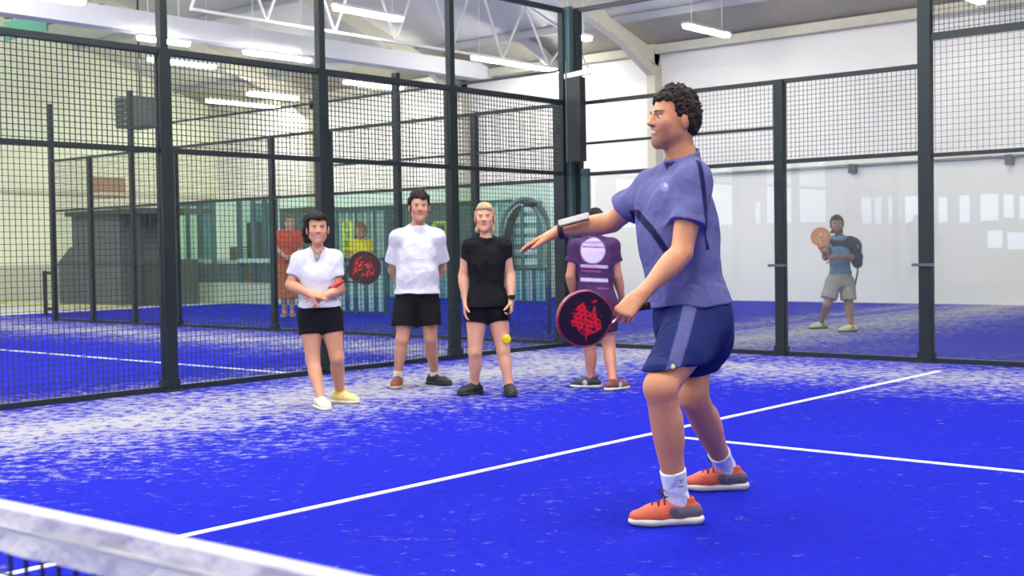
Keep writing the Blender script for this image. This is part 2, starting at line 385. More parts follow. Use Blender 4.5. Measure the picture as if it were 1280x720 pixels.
# ------------------------------------------------------------------ net
net = empty('court_net', (-4.6, NY, 0), 'court net with a wide white top band crossing the lower left corner', 'net')
def nz(x): return .895-.018*max(0, 1-abs((x+4.6)/5.))-.006*math.sin(x*2.1)
tp = MB(); X = np.arange(-9.4, .41, .05)
for i in range(len(X)-1):
    a, b = X[i], X[i+1]
    for (w0, w1, o0, o1) in ((-.012, .012, 0, -.028), (-.015, .015, -.028, -.062)):
        n0 = len(tp.v)
        for x in (a, b):
            wv = .003*math.sin(x*17)+.002*math.sin(x*41)
            for (yy, zz) in ((w0, o0-.004), (w0*.6, o0), (w1*.6, o0), (w1, o0-.004), (w1+wv, o1), (w0+wv, o1)): tp.v.append((x, NY+yy, nz(x)+zz))
        for j in range(6): tp.f.append((n0+j, n0+(j+1) % 6, n0+6+(j+1) % 6, n0+6+j)); tp.sm.append(0)
inroot(tp, 'top_band', mat('net_tape', (208, 207, 206), .7, noise=.10, nscale=7, bump=.5, bscale=30), net)
st = MB()
st.tube([(x, NY-.0155, nz(x)-.0285) for x in np.arange(-9.35, .4, .08)], .0016, 5)
inroot(st, 'stitching', mat('stitch', (190, 190, 195), .7), net)
cm = MB()
for x in np.arange(-9.4, .4, .042):
    cm.bar((x, NY, .02), (x, NY, nz(x)-.055), .0042)
for z in np.arange(.03, .84, .042): cm.bar((-9.4, NY, z), (.4, NY, z), .0034)
inroot(cm, 'cord_mesh', mat('net_cord', (14, 16, 24), .7), net)
for x in (-9.45, .45):
    inroot(MB().tube([(x, NY, 0), (x, NY, .92)], .04, 14), 'net_post', msteel, net)
    
# ------------------------------------------------------------------ things beyond the fence
def thing_box(name, label, cat, x0, x1, y0, y1, z0, z1, m_, bevel=.01):
    o = MB().box(x0, x1, y0, y1, z0, z1).build(name, m_, loc=((x0+x1)/2, (y0+y1)/2, z0), bevel=bevel); tag(o, label, cat); return o
def atY(px, py, Y): return invY(px, py, Y)
mgrey = mat('kiosk_grey', (88, 98, 98), .6, noise=.05)
mdk = mat('kiosk_dark', (58, 64, 60), .6)
ks = empty('kiosk', (-29, 18, 0), 'dark grey kiosk with stepped left side and overhanging roof, beyond the far left fence', 'kiosk')
P = lambda px, py: atY(px, py, 17.0)
a, b = P(92, 372), P(149, 268); zt = b[2]; z1 = P(100, 312)[2]
lx = P(73, 360)[0]
inroot(MB().box(a[0], b[0], 17.0, 18.6, 0, zt), 'body', mgrey, ks)
pr = [(lx, 17.02, 0), (a[0], 17.02, 0), (a[0], 17.02, P(92, 309)[2]), (P(86, 309)[0], 17.02, P(92, 309)[2]), (lx, 17.02, P(73, 328)[2])]
inroot(MB().prism(pr, (0, 1.4, 0)), 'side_cabinet', mgrey, ks)
inroot(MB().box(P(90, 270)[0], P(188, 270)[0], 16.8, 18.8, zt, zt+.12), 'roof', mdk, ks)
inroot(MB().box(P(172, 350)[0], P(186, 350)[0], 17.2, 18.4, 0, P(180, 325)[2]), 'counter', mdk, ks)
inroot(MB().box(P(165, 350)[0], P(172, 350)[0], 17.1, 17.2, 0, zt), 'support', mdk, ks)
kb = thing_box('floor_strip', 'thin yellow marking strip on the floor in front of the kiosk', 'marking', -31.5, -25.4, 16.2, 16.35, -.004, .05, mat('strip_yellow', (205, 205, 120), .6))
Pl = lambda px, py: onX(px, py, HX0+.05)
def onX(px, py, X):
    d = _F + _R2*(px-640)/CF + _U2*(360-py)/CF; return EYE+d*X/d[0]
a, b = Pl(113, 247), Pl(157, 222)
thing_box('wall_panel', 'brown panel fixed high on the greenish left wall', 'panel', HX0+.0, HX0+.06, a[1], b[1], a[2], b[2], mat('panel_brown', (158, 128, 100), .6, noise=.06))
struct(MB().box(HX0, HX0+.08, HY0+.1, HY1-.1, 3.0, 3.08).build('trim_30', mat('ledge', (186, 192, 164), .6)))
struct(MB().box(HX0, HX0+.12, HY0+.1, HY1-.1, 0, 1.0).build('trim_31', mat('dado', (176, 180, 158), .6, noise=.08)))
a, b = P(157, 160), P(195, 120)
sb = empty('louvre_box', ((a[0]+b[0])/2, 17, a[2]), 'dark slatted ventilation box hanging near the roof left of the large post', 'vent')
q0, q1 = J(158, 160, 27.), J(194, 121, 27.)
inroot(MB().box(q0[0]-.25, q1[0]-.1, q0[1]-.1, q0[1]+.5, q0[2], q1[2]), 'casing', mat('vent_dark', (62, 66, 62), .6), sb)
s_ = MB()
for z in np.linspace(q0[2]+.05, q1[2]-.05, 6): s_.box(q0[0]-.25, q1[0]-.1, q0[1]-.13, q0[1]-.1, z, z+.03)
inroot(s_, 'slats', mat('vent_slat', (110, 114, 108), .5), sb)
inroot(MB().bar(((q0[0]+q1[0])/2, q0[1]+.2, q1[2]), ((q0[0]+q1[0])/2, q0[1]+.2, roofz(q0[1]+.2)), .03), 'hanger', mrail, sb)
g0, g1 = J(-14, 40, 24), J(58, 22, 24)
gb = empty('green_banner', (g0[0], g1[1], g1[2]), 'green banner hanging below the roof beam in the top left corner', 'banner')
inroot(MB().box(g0[0]-.8, g1[0], g1[1], g1[1]+.03, g1[2]-.25, g1[2]+.12), 'cloth', mat('banner_green', (30, 128, 98), .6), gb)
for u in (g0[0]-.5, g1[0]-.1): inroot(MB().bar((u, g1[1]+.015, g1[2]+.1), (u, g1[1]+.015, roofz(g1[1])), .015), 'cord', mrail, gb)

# teal glass screens further back
mtealp = mat('screen_teal', (92, 158, 160), .35, noise=.25, nscale=2)
mtealf = mat('screen_frame', (52, 92, 104), .4)
mpale = mat('screen_pale', (190, 205, 200), .4)
mshade = mat('store_dark', (72, 88, 84), .7, noise=.1, nscale=1)
def screen(pxs, py0, py1, Y, label, pane, pyr=None, name='glass_screen', depth=.08, stripes=0):
    x0 = atY(pxs[0], 330, Y)[0]; x1 = atY(pxs[-1], 330, Y)[0]; cx = (x0+x1)/2
    zt = atY((pxs[0]+pxs[-1])/2, py0, Y)[2]; zb = 0 if py1 is None else atY((pxs[0]+pxs[-1])/2, py1, Y)[2]
    r = empty(name, (cx, Y, zb), label, 'screen')
    for k, (p, q) in enumerate(zip(pxs[:-1], pxs[1:])):
        a = atY(p, 330, Y)[0]; b = atY(q, 330, Y)[0]
        inroot(MB().box(a+.03, b-.03, Y-.02, Y+.02, zb+.03, zt-.03), 'pane', pane, r)
        inroot(MB().box(a-.04, a+.04, Y-.05, Y+.05, zb, zt), 'mullion', mtealf, r)
        if stripes:
            s = MB()
            for u in np.linspace(a+.1, b-.1, stripes): s.box(u, u+.05, Y-.04, Y-.02, zb+.05, zt-.05)
            inroot(s, 'glazing_bars', mpale, r)
    inroot(MB().box(x1-.04, x1+.04, Y-.05, Y+.05, zb, zt), 'mullion', mtealf, r)
    inroot(MB().box(x0, x1, Y-.05, Y+.05, zt-.06, zt), 'top_rail', mtealf, r)
    if pyr: inroot(MB().box(x0, x1, Y-.07, Y-.02, atY(pxs[0], pyr, Y)[2]-.05, atY(pxs[0], pyr, Y)[2]+.05), 'mid_rail', mpale, r)
    return r
screen([216, 236, 252, 268], 255, None, 19.5, 'teal glass screen standing just right of the large left post', GLT, 326)
screen([300, 318, 332, 346], 246, None, 19.3, 'teal glass screen left of the person in red', GLT, 326)
screen([250, 268], 250, None, 21.5, 'narrow solid teal panel behind the left glass screen', mtealp)
screen([318, 344], 254, None, 21.4, 'narrow solid teal panel behind the second glass screen', mtealp)
cb = empty('reception_counter', (-26, 20.3, 0), 'long pale counter with grey front beyond the neighbouring court', 'counter')
c0, c1 = atY(222, 330, 20.3)[0], atY(356, 330, 20.3)[0]; ct = atY(300, 325, 20.3)[2]
inroot(MB().box(c0, c1, 20.3, 20.9, 0, ct-.1), 'front', mat('counter_grey', (120, 136, 140), .5), cb)
inroot(MB().box(c0-.05, c1+.05, 20.2, 21.0, ct-.1, ct), 'top', mat('counter_white', (214, 220, 218), .3), cb)
db = atY(310, 325, 20.6)
bx = tag(MB().box(atY(312, 300, 20.6)[0], atY(322, 300, 20.6)[0], 20.5, 20.8, ct, atY(315, 278, 20.6)[2]).build('display_stand', mat('stand_black', (44, 40, 40), .6), loc=(atY(316, 300, 20.6)[0], 20.6, ct), bevel=.02), 'tall black display stand on the pale counter', 'stand')
br = empty('basket', (atY(301, 310, 20.5)[0], 20.5, ct), 'low brown wicker basket on the pale counter beside the black stand', 'basket')
ba, bb_ = atY(294, 310, 20.5)[0], atY(306, 310, 20.5)[0]; bz = atY(300, 309, 20.5)[2]
w_ = MB()
for z in np.linspace(ct+.02, bz, 5): w_.tube([(ba, 20.35, z), (bb_, 20.35, z), (bb_, 20.65, z), (ba, 20.65, z), (ba, 20.35, z)], .02, 6)
for u in np.linspace(ba, bb_, 7): w_.box(u-.02, u+.02, 20.34, 20.37, ct, bz)
inroot(w_, 'weave', mat('wicker', (118, 92, 62), .8), br); inroot(MB().box(ba+.02, bb_-.02, 20.37, 20.63, ct, ct+.03), 'bottom', MATS['wicker'], br)
oc0 = atY(318, 370, 19.9)
cn = empty('traffic_cone', (atY(313, 360, 19.9)[0], 19.9, 0), 'small orange cone on the floor in front of the grey counter', 'cone')
inroot(MB().tube([(cn.location[0], 19.9, .04), (cn.location[0], 19.9, .85)], [.2, .04], 14), 'body', mat('cone_orange', (214, 98, 50), .6), cn)
inroot(MB().box(cn.location[0]-.26, cn.location[0]+.26, 19.64, 20.16, 0, .04), 'base', MATS['cone_orange'], cn)
struct(MB().box(-31, -20.6, 18.9, 19.0, 0, .5).build('trim_32', mat('kick_beige', (200, 200, 172), .6)))
# service bay in the middle: dark recess, teal screens below
def bay(pxa, pxb, py0, py1, Y, label, name='storage_unit', m_=mshade):
    a = atY(pxa, 300, Y)[0]; b = atY(pxb, 300, Y)[0]; z1 = atY((pxa+pxb)/2, py0, Y)[2]; z0 = atY((pxa+pxb)/2, py1, Y)[2] if py1 else 0
    r = empty(name, ((a+b)/2, Y, z0), label, 'cabinet')
    inroot(MB().box(a, b, Y, Y+.5, z0, z1), 'body', m_, r)
    d = MB(); n = max(2, int((b-a)/.9))
    for u in np.linspace(a, b, n+1): d.box(u-.025, u+.025, Y-.03, Y, z0, z1)
    inroot(d, 'door_frames', mtealf, r)
    inroot(MB().box(a-.04, b+.04, Y-.05, Y+.5, z1, z1+.06), 'cornice', mdk, r)
    return r
bay(421, 600, 258, None, 23.6, 'tall grey green storage wall in the far middle behind the player in the white top', m_=mshade)
bay(352, 402, 262, None, 23.5, 'grey storage unit behind the person in red', m_=mshade)
screen([424, 447, 470, 484], 262, 350, 23.2, 'upper row of green tinted glazing behind the person with the yellow top', mat('glaze_green', (120, 150, 132), .4, noise=.3, nscale=3), stripes=3)
screen([486, 500, 520, 545, 572, 598], 318, None, 22.4, 'low teal screen with pale glazing bars behind the player in the white t-shirt', mtealp, stripes=3)
screen([421, 434, 445, 458, 470, 482], 322, None, 16.9, 'low teal screen with pale glazing bars below the person with the yellow top', mtealp, stripes=2)
def yellow_frame(px, py0, py1, Y, w, label):
    c = atY(px, 300, Y); z1 = atY(px, py0, Y)[2]; z0 = 0; zr = atY(px, py1, Y)[2]
    r = empty('yellow_rack', (c[0], Y, z0), label, 'rack')
    yl = mat('rack_yellow', (196, 200, 44), .5)
    for s in (-1, 1): inroot(MB().tube([(c[0]+s*w/2, Y, z0), (c[0]+s*w*.4, Y, z1)], .05, 8), 'upright', yl, r)
    for z in np.linspace(zr, z1, 5): inroot(MB().tube([(c[0]-w*.45, Y, z), (c[0]+w*.45, Y, z)], .045, 8), 'rung', yl, r)
    inroot(MB().box(c[0]-w*.3, c[0]+w*.3, Y+.05, Y+.12, zr, zr+(z1-zr)*.6), 'panel', mat('rack_panel', (150, 160, 40), .6), r)
yellow_frame(551, 279, 326, 23.0, .55, 'yellow frame rack between the player in white and the dark post')
yellow_frame(435, 278, 322, 22.9, .35, 'slim yellow green frame rack left of the person with the yellow top')
yellow_frame(563, 300, 326, 22.75, .3, 'lower small yellow rack beside the dark court post')
# slatted white shutter and teal screen near the corner
sh = empty('slatted_shutter', (-18.5, 23.9, 0), 'white slatted shutter in a teal frame between the blonde player and the corner post', 'shutter')
a = atY(636, 300, 23.8)[0]; b = atY(676, 300, 23.8)[0]; z1 = atY(655, 252, 23.8)[2]
inroot(MB().box(a, b, 23.8, 23.9, 0, z1), 'backing', mat('shutter_back', (150, 172, 168), .6), sh)
s_ = MB()
for z in np.arange(.3, z1, .26): s_.box(a, b, 23.74, 23.8, z, z+.15)
inroot(s_, 'slats', mat('slat_white', (226, 230, 228), .5), sh)
f = MB()
for u in (a, (a+b)/2, b): f.box(u-.05, u+.05, 23.7, 23.8, 0, z1)
inroot(f, 'frame', mat('frame_teal', (70, 130, 124), .5), sh)
screen([640, 655, 668, 684], 335, None, 22.0, 'low teal glazed screen beside the corner post', mtealp, stripes=2)
screen([605, 640], 250, None, 23.5, 'green glazed panel behind the blonde player', mat('glaze_mint', (128, 176, 154), .4, noise=.2, nscale=3), stripes=3)
# arched frame behind the blonde player
ar = empty('arched_frame', tuple(J(655, 400, 15.0)*np.array([1, 1, 0])), 'tall arched metal frame with black padding on its left leg, behind the blonde player', 'arch')
def arch_pts(cx, cy, rx, ry, ybot, d, n=18):
    pts = [J(cx-rx, ybot, d)]
    for i in range(n+1):
        t = math.pi-math.pi*i/n; pts.append(J(cx+rx*math.cos(t), cy-ry*math.sin(t), d))
    return pts
AD = 18.0
zb = J(655, 312+CH*CF/AD, AD)
lft = arch_pts(656, 290, 30, 41, 312+CH*CF/AD+4, AD); lft[0][2] = 0
rgt = J(687, 312+CH*CF/AD+4, AD); rgt[2] = 0
inroot(MB().tube(lft+[rgt], .035, 8), 'outer_tube', mat('arch_grey', (132, 146, 142), .35, metal=.5), ar)
inn = arch_pts(655, 292, 25, 36, 312+CH*CF/AD+4, AD+.02); inn[0][2] = 0
inroot(MB().tube(inn, .02, 8), 'inner_tube', mat('arch_light', (205, 212, 208), .35), ar)
pd = [J(626+3*0, 330, AD), J(628, 300, AD), J(634, 275, AD), J(642, 262, AD), J(650, 256, AD)]
pd2 = [J(637, 330, AD), J(638, 300, AD), J(643, 280, AD), J(648, 268, AD), J(652, 258, AD)]
inroot(MB().prism(pd+pd2[::-1], HF*.12), 'padding', mat('arch_black', (20, 22, 24), .6), ar)
inroot(MB().box(*(lambda c: (c[0]-.12, c[0]+.12, c[1]-.05, c[1]+.05, c[2]-.03, c[2]+.03))(J(661, 256, AD))), 'catch', MATS['arch_black'], ar)
# pipe on the far wall
pp = empty('wall_pipe', (-10, HY1-.06, 2.7), 'thin grey pipe with brackets running along the far white wall', 'pipe')
za, zc = atY(900, 215, HY1-.06)[2], atY(1280, 196, HY1-.06)[2]; zp = (za+zc)/2
inroot(MB().tube([(-14.8, HY1-.06, zp), (-4, HY1-.06, zp)], .03, 8), 'pipe_run', mat('pipe_grey', (120, 124, 124), .4), pp)
for px in (1066, 1262):
    u = atY(px, 200, HY1-.06)[0]
    inroot(MB().box(u-.07, u+.07, HY1-.14, HY1-.0, zp-.16, zp+.03), 'bracket', mat('bracket_dark', (70, 74, 74), .5), pp)

# ================================================================== sculpting kit: distance fields -> surface nets
def nrm(v): v = np.asarray(v, float); return v/(np.linalg.norm(v)+1e-12)
class Sculpt:
    def __init__(s, h): s.h = h; s.ops = []; s.noises = []
    def _add(s, kind, fn, lo, hi, k): s.ops.append((kind, fn, np.asarray(lo, float), np.asarray(hi, float), k)); return s
    def cone(s, a, b, ra, rb=None, k=.02, flat=None, fs=1., cuts=(), op='u'):
        """capsule with two radii; flattened along `flat` by factor fs; cuts = [(point, normal)] keeps the side against the normal"""
        rb = ra if rb is None else rb; a = np.asarray(a, float); b = np.asarray(b, float)
        if flat is not None: flat = nrm(flat)
        def fn(P):
            p = P-a; d = b-a
            if flat is not None and fs != 1:
                p = p+flat*((p@flat)*(1/fs-1))[..., None]; dd = d+flat*((d@flat)*(1/fs-1))
            else: dd = d
            t = np.clip((p@dd)/(dd@dd+1e-12), 0, 1)
            q = p-t[..., None]*dd
            r = ra+(rb-ra)*t
            dist = np.sqrt((q*q).sum(-1))-r
            if flat is not None and fs < 1: dist = dist*(fs+(1-fs)*.4)
            for (c, n) in cuts: dist = np.maximum(dist, (P-np.asarray(c))@nrm(n))
            return dist
        R = max(ra, rb)*max(1, fs)
        return s._add(op, fn, np.minimum(a, b)-R, np.maximum(a, b)+R, k)
    def ell(s, c, axes, rad, k=.02, op='u', cuts=()):
        c = np.asarray(c, float); A = np.array([nrm(x) for x in axes]); rad = np.asarray(rad, float)
        def fn(P):
            q = (P-c)@A.T; k0 = np.sqrt(((q/rad)**2).sum(-1)); k1 = np.sqrt(((q/rad**2)**2).sum(-1))
            dist = k0*(k0-1)/(k1+1e-9)
            for (cc, n) in cuts: dist = np.maximum(dist, (P-np.asarray(cc))@nrm(n))
            return dist
        ext = np.sqrt(((A.T*rad)**2).sum(1))
        return s._add(op, fn, c-ext, c+ext, k)
    def box(s, c, axes, half, r=.005, k=.005, op='u'):
        c = np.asarray(c, float); A = np.array([nrm(x) for x in axes]); half = np.asarray(half, float)
        def fn(P):
            q = np.abs((P-c)@A.T)-half+r
            return np.sqrt((np.maximum(q, 0)**2).sum(-1))+np.minimum(q.max(-1), 0)-r
        ext = (np.abs(A.T)*half).sum(1)
        return s._add(op, fn, c-ext, c+ext, k)
    def cut(s, p, n):
        p = np.asarray(p, float); n = nrm(n); s.ops.append(('c', lambda P: (P-p)@n, None, None, 0)); return s
    def noise(s, amp, freq, seed=0, stretch=(1, 1, 1)): s.noises.append((amp, freq, seed, stretch)); return s
    def field(s):
        h = s.h; U = [o for o in s.ops if o[0] == 'u']
        lo = np.min([o[2] for o in U], 0)-3*h-.012; hi = np.max([o[3] for o in U], 0)+3*h+.012
        n = np.ceil((hi-lo)/h).astype(int)+1
        F = np.full(n, .25, np.float32); ax = [lo[i]+h*np.arange(n[i]) for i in range(3)]
        for kind, fn, a, b, k in s.ops:
            if kind == 'c': i0 = np.zeros(3, int); i1 = n
            else:
                m = k+2.5*h+.01
                i0 = np.clip(np.floor((a-m-lo)/h).astype(int), 0, n); i1 = np.clip(np.ceil((b+m-lo)/h).astype(int)+1, 0, n)
            if np.any(i1 <= i0): continue
            sl = tuple(slice(i0[i], i1[i]) for i in range(3))
            G = np.stack(np.meshgrid(*[ax[i][sl[i]] for i in range(3)], indexing='ij'), -1)
            D = fn(G).astype(np.float32); S_ = F[sl]
            if kind == 'u':
                if k > 0:
                    t = np.clip(.5+.5*(S_-D)/k, 0, 1); F[sl] = S_+(D-S_)*t-k*t*(1-t)
                else: F[sl] = np.minimum(S_, D)
            elif kind == 's':
                if k > 0:
                    t = np.clip(.5-.5*(S_+D)/k, 0, 1); F[sl] = S_+(-D-S_)*t+k*t*(1-t)
                else: F[sl] = np.maximum(S_, -D)
            elif kind == 'c': F[sl] = np.maximum(S_, D)
        for amp, fr, seed, st in s.noises:
            rs = np.random.RandomState(seed); G = np.meshgrid(*ax, indexing='ij', sparse=True); T = 0
            for i in range(5):
                w = rs.normal(size=3)*np.array(st); w = w/np.linalg.norm(w)*fr*(.7+.6*rs.rand()); ph = rs.rand()*6.28
                T = T+np.sin(G[0]*w[0]+G[1]*w[1]+G[2]*w[2]+ph)
            F += (T*amp/2.2).astype(np.float32)
        for i in range(3):
            sl = [slice(None)]*3; sl[i] = 0; F[tuple(sl)] = .2; sl[i] = -1; F[tuple(sl)] = .2
        return F, lo
    def mesh(s):
        F, lo = s.field(); h = s.h; n = np.array(F.shape); I = F < 0
        c = np.zeros(n-1, np.uint8)
        for dx in (0, 1):
            for dy in (0, 1):
                for dz in (0, 1): c += I[dx:n[0]-1+dx, dy:n[1]-1+dy, dz:n[2]-1+dz]
        act = (c > 0) & (c < 8); ids = np.argwhere(act)
        idx = np.full(n-1, -1, np.int32); idx[act] = np.arange(len(ids))
        corners = [(x, y, z) for x in (0, 1) for y in (0, 1) for z in (0, 1)]
        V = np.stack([F[ids[:, 0]+x, ids[:, 1]+y, ids[:, 2]+z] for x, y, z in corners], 1)
        acc = np.zeros((len(ids), 3)); cnt = np.zeros(len(ids))
        for i, ci in enumerate(corners):
            for j, cj in enumerate(corners):
                if j > i and sum(abs(a-b) for a, b in zip(ci, cj)) == 1:
                    va, vb = V[:, i], V[:, j]; m = (va < 0) != (vb < 0)
                    t = np.where(m, va/(va-vb+1e-20), 0)
                    p = np.array(ci)+t[:, None]*(np.array(cj)-np.array(ci)); acc[m] += p[m]; cnt[m] += 1
        verts = lo+h*(ids+acc/np.maximum(cnt, 1)[:, None])
        quads = []
        for a in range(3):
            b, d = (a+1) % 3, (a+2) % 3
            s0 = [slice(None)]*3; s1 = [slice(None)]*3; s0[a] = slice(0, -1); s1[a] = slice(1, None)
            A, B = I[tuple(s0)], I[tuple(s1)]
            e = np.argwhere(A != B); e = e[(e[:, b] > 0) & (e[:, d] > 0) & (e[:, b] < n[b]-1) & (e[:, d] < n[d]-1)]
            ins = A[tuple(e.T)]
            def cell(ob, od): q = e.copy(); q[:, b] += ob; q[:, d] += od; return idx[tuple(q.T)]
            q = np.stack([cell(-1, -1), cell(0, -1), cell(0, 0), cell(-1, 0)], 1)
            q[~ins] = q[~ins][:, ::-1]; quads.append(q)
        Q = np.concatenate(quads); Q = Q[(Q >= 0).all(1)]
        # one smoothing pass
        nv = len(verts); acc = np.zeros((nv, 3)); cn = np.zeros(nv)
        for i in range(4):
            a_, b_ = Q[:, i], Q[:, (i+1) % 4]; np.add.at(acc, a_, verts[b_]); np.add.at(cn, a_, 1)
        verts = verts*.6+.4*acc/np.maximum(cn, 1)[:, None]
        return verts, Q
    def build(s, name, m, parent, color=(200, 200, 200), paint=()):
        v, q = s.mesh()
        me = bpy.data.meshes.new(name); me.vertices.add(len(v)); o0 = np.array(parent.location if parent is not None else (0, 0, 0)); g = parent
        while g is not None and g.parent is not None: g = g.parent; o0 = o0+np.array(g.location)
        me.vertices.foreach_set('co', (v-o0).astype(np.float32).ravel())
        me.loops.add(len(q)*4); me.loops.foreach_set('vertex_index', q.astype(np.int32).ravel())
        me.polygons.add(len(q)); me.polygons.foreach_set('loop_start', np.arange(len(q), dtype=np.int32)*4)
        try: me.polygons.foreach_set('loop_total', np.full(len(q), 4, np.int32))
        except Exception: pass
        me.polygons.foreach_set('use_smooth', np.ones(len(q), bool)); me.update(); me.validate()
        C = np.tile(lin(color), (len(v), 1))
        for fn, col, amt in paint:
            w = np.clip(fn(v), 0, 1)[:, None]*amt; C = C*(1-w)+lin(col)*w
        at = me.color_attributes.new('Col', 'FLOAT_COLOR', 'POINT')
        at.data.foreach_set('color', np.hstack([C, np.ones((len(v), 1))]).astype(np.float32).ravel())
        return link(name, me, m, parent)
# paint masks
def p_ell(c, axes, rad, soft=.3):
    A = np.array([nrm(x) for x in axes]); rad = np.array(rad, float); c = np.array(c, float)
    return lambda v: (1-np.sqrt((((v-c)@A.T/rad)**2).sum(1)))/soft+.5
def p_slab(c, n, half, soft=.003, lim=()):
    c = np.array(c, float); n = nrm(n)
    def f(v):
        w = np.clip((half-np.abs((v-c)@n))/soft+.5, 0, 1)
        for (p, d) in lim: w = w*np.clip(((v-np.array(p))@nrm(d))/.004+.5, 0, 1)
        return w
    return f
def p_seg(a, b, r, soft=.004):
    a = np.array(a, float); b = np.array(b, float)
    def f(v):
        t = np.clip((v-a)@(b-a)/((b-a)@(b-a)), 0, 1); return (r-np.linalg.norm(v-a-t[:, None]*(b-a), axis=1))/soft+.5
    return f

MSKIN = mat('skin', None, .48, attr=True, noise=.05, nscale=18, bump=.12, bscale=120)
MCLOTH = mat('cloth', None, .85, spec=.2, attr=True, noise=.05, nscale=14, bump=.45, bscale=26)
for n_ in MCLOTH.node_tree.nodes:
    if n_.type == 'BUMP': n_.inputs['Strength'].default_value = .75; n_.inputs['Distance'].default_value = .028
    if n_.type == 'TEX_NOISE' and n_.inputs['Scale'].default_value == 26: n_.inputs['Scale'].default_value = 10; n_.inputs['Distortion'].default_value = .7; n_.inputs['Detail'].default_value = 4; n_.inputs['Roughness'].default_value = .4
MHAIR = mat('hair', None, .75, spec=.25, attr=True, noise=.4, nscale=60, bump=.9, bscale=90)
MSHOE = mat('shoe_upper', None, .6, attr=True, noise=.06, nscale=40, bump=.25, bscale=150)
MSOLE = mat('shoe_sole', None, .6, attr=True)

def head(S, c, f, u, s, sex='m'):
    """c head centre (between the ears), f facing, u up, s = scale (1 = adult head 0.235 m)"""
    f = nrm(f); u = nrm(u-f*(u@f)); r = np.cross(f, u)
    P = lambda x, y, z: c+s*(x*r+y*f+z*u); ax = (r, f, u)
    S.ell(P(0, -.012, .035), ax, np.array([.074, .094, .088])*s, k=.02)
    S.ell(P(0, .030, -.030), ax, np.array([.060, .062, .082])*s, k=.03*s)
    S.cone(P(-.048, -.005, -.060), P(0, .066, -.100), .020*s, .021*s, k=.03*s); S.cone(P(.048, -.005, -.060), P(0, .066, -.100), .020*s, .021*s, k=.03*s)
    for q in (-1, 1):
        S.ell(P(q*.042, .058, -.022), ax, np.array([.022, .020, .022])*s, k=.02*s)
        S.ell(P(q*.031, .092, .006), ax, np.array([.018, .013, .011])*s, k=.010*s, op='s')
        S.ell(P(q*.031, .0745, .005), ax, np.array([.014, .013, .012])*s, k=.002)
        S.cone(P(q*.016, .092, .026), P(q*.046, .078, .024), .0065*s, .006*s, k=.010*s)
        S.ell(P(q*.079, -.018, -.012), (nrm(r+q*f*-.35), f, u), np.array([.0095, .023, .036])*s, k=.008*s)
    S.cone(P(0, .088, .012), P(0, .108, -.024), .0075*s, .0115*s, k=.012*s)
    for q in (-1, 1): S.ell(P(q*.012, .094, -.028), ax, np.array([.009, .010, .008])*s, k=.008*s)
    S.cone(P(-.019, .084, -.053), P(.019, .084, -.053), .0065*s, k=.008*s); S.cone(P(0, .0895, -.052), P(0, .0895, -.053), .006*s, k=.010*s)
    S.cone(P(-.014, .084, -.066), P(.014, .084, -.066), .0075*s, k=.008*s)
def face_paint(c, f, u, s, soft=.75, brow=(60, 40, 30), lip=(178, 96, 84), eye=(50, 34, 26), smile=False, stubble=None):
    f = nrm(f); u = nrm(u-f*(u@f)); r = np.cross(f, u); ax = (r, f, u)
    P = lambda x, y, z: c+s*(x*r+y*f+z*u); out = []
    if stubble:
        out += [(p_ell(P(0, .050, -.082), ax, np.array([.070, .085, .040])*s, .6), stubble, .6), (p_ell(P(0, .0, -.05), ax, np.array([.085, .03, .045])*s, .6), stubble, .45), (p_ell(P(0, .10, -.040), ax, np.array([.026, .02, .008])*s, .6), stubble, .5)]
    for q in (-1, 1):
        out += [(p_ell(P(q*.031, .088, .004), ax, np.array([.015, .022, .0055])*s, .5), (214, 204, 196), .8),
                (p_ell(P(q*.031+.001, .090, .004), ax, np.array([.0065, .022, .0075])*s, .4), eye, 1),
                (p_ell(P(q*.031, .086, .0115), ax, np.array([.019, .022, .0036])*s, .6), brow, .9),
                (p_ell(P(q*.031, .082, .0265), ax, np.array([.023, .025, .0055])*s, .6), brow, .95),
                (p_ell(P(q*.008, .108, -.034), ax, np.array([.004, .012, .003])*s, .6), (110, 55, 45), .8),
                (p_ell(P(q*.045, .075, -.028), ax, np.array([.022, .03, .020])*s, .9), (224, 128, 104), .25)]
    out += [(p_ell(P(0, .090, -.058), ax, np.array([.026, .03, .013])*s, .4), lip, .9)]
    if smile: out += [(p_ell(P(0, .094, -.059), ax, np.array([.020, .03, .0048])*s, .5), (224, 214, 204), .95)]
    out = [(a_, b_, c_*soft if c_ > .6 else c_) for a_, b_, c_ in out]
    if smile: pass
    else: out += [(p_ell(P(0, .094, -.059), ax, np.array([.022, .03, .0022])*s, .6), (96, 44, 40), .9)]
    return out
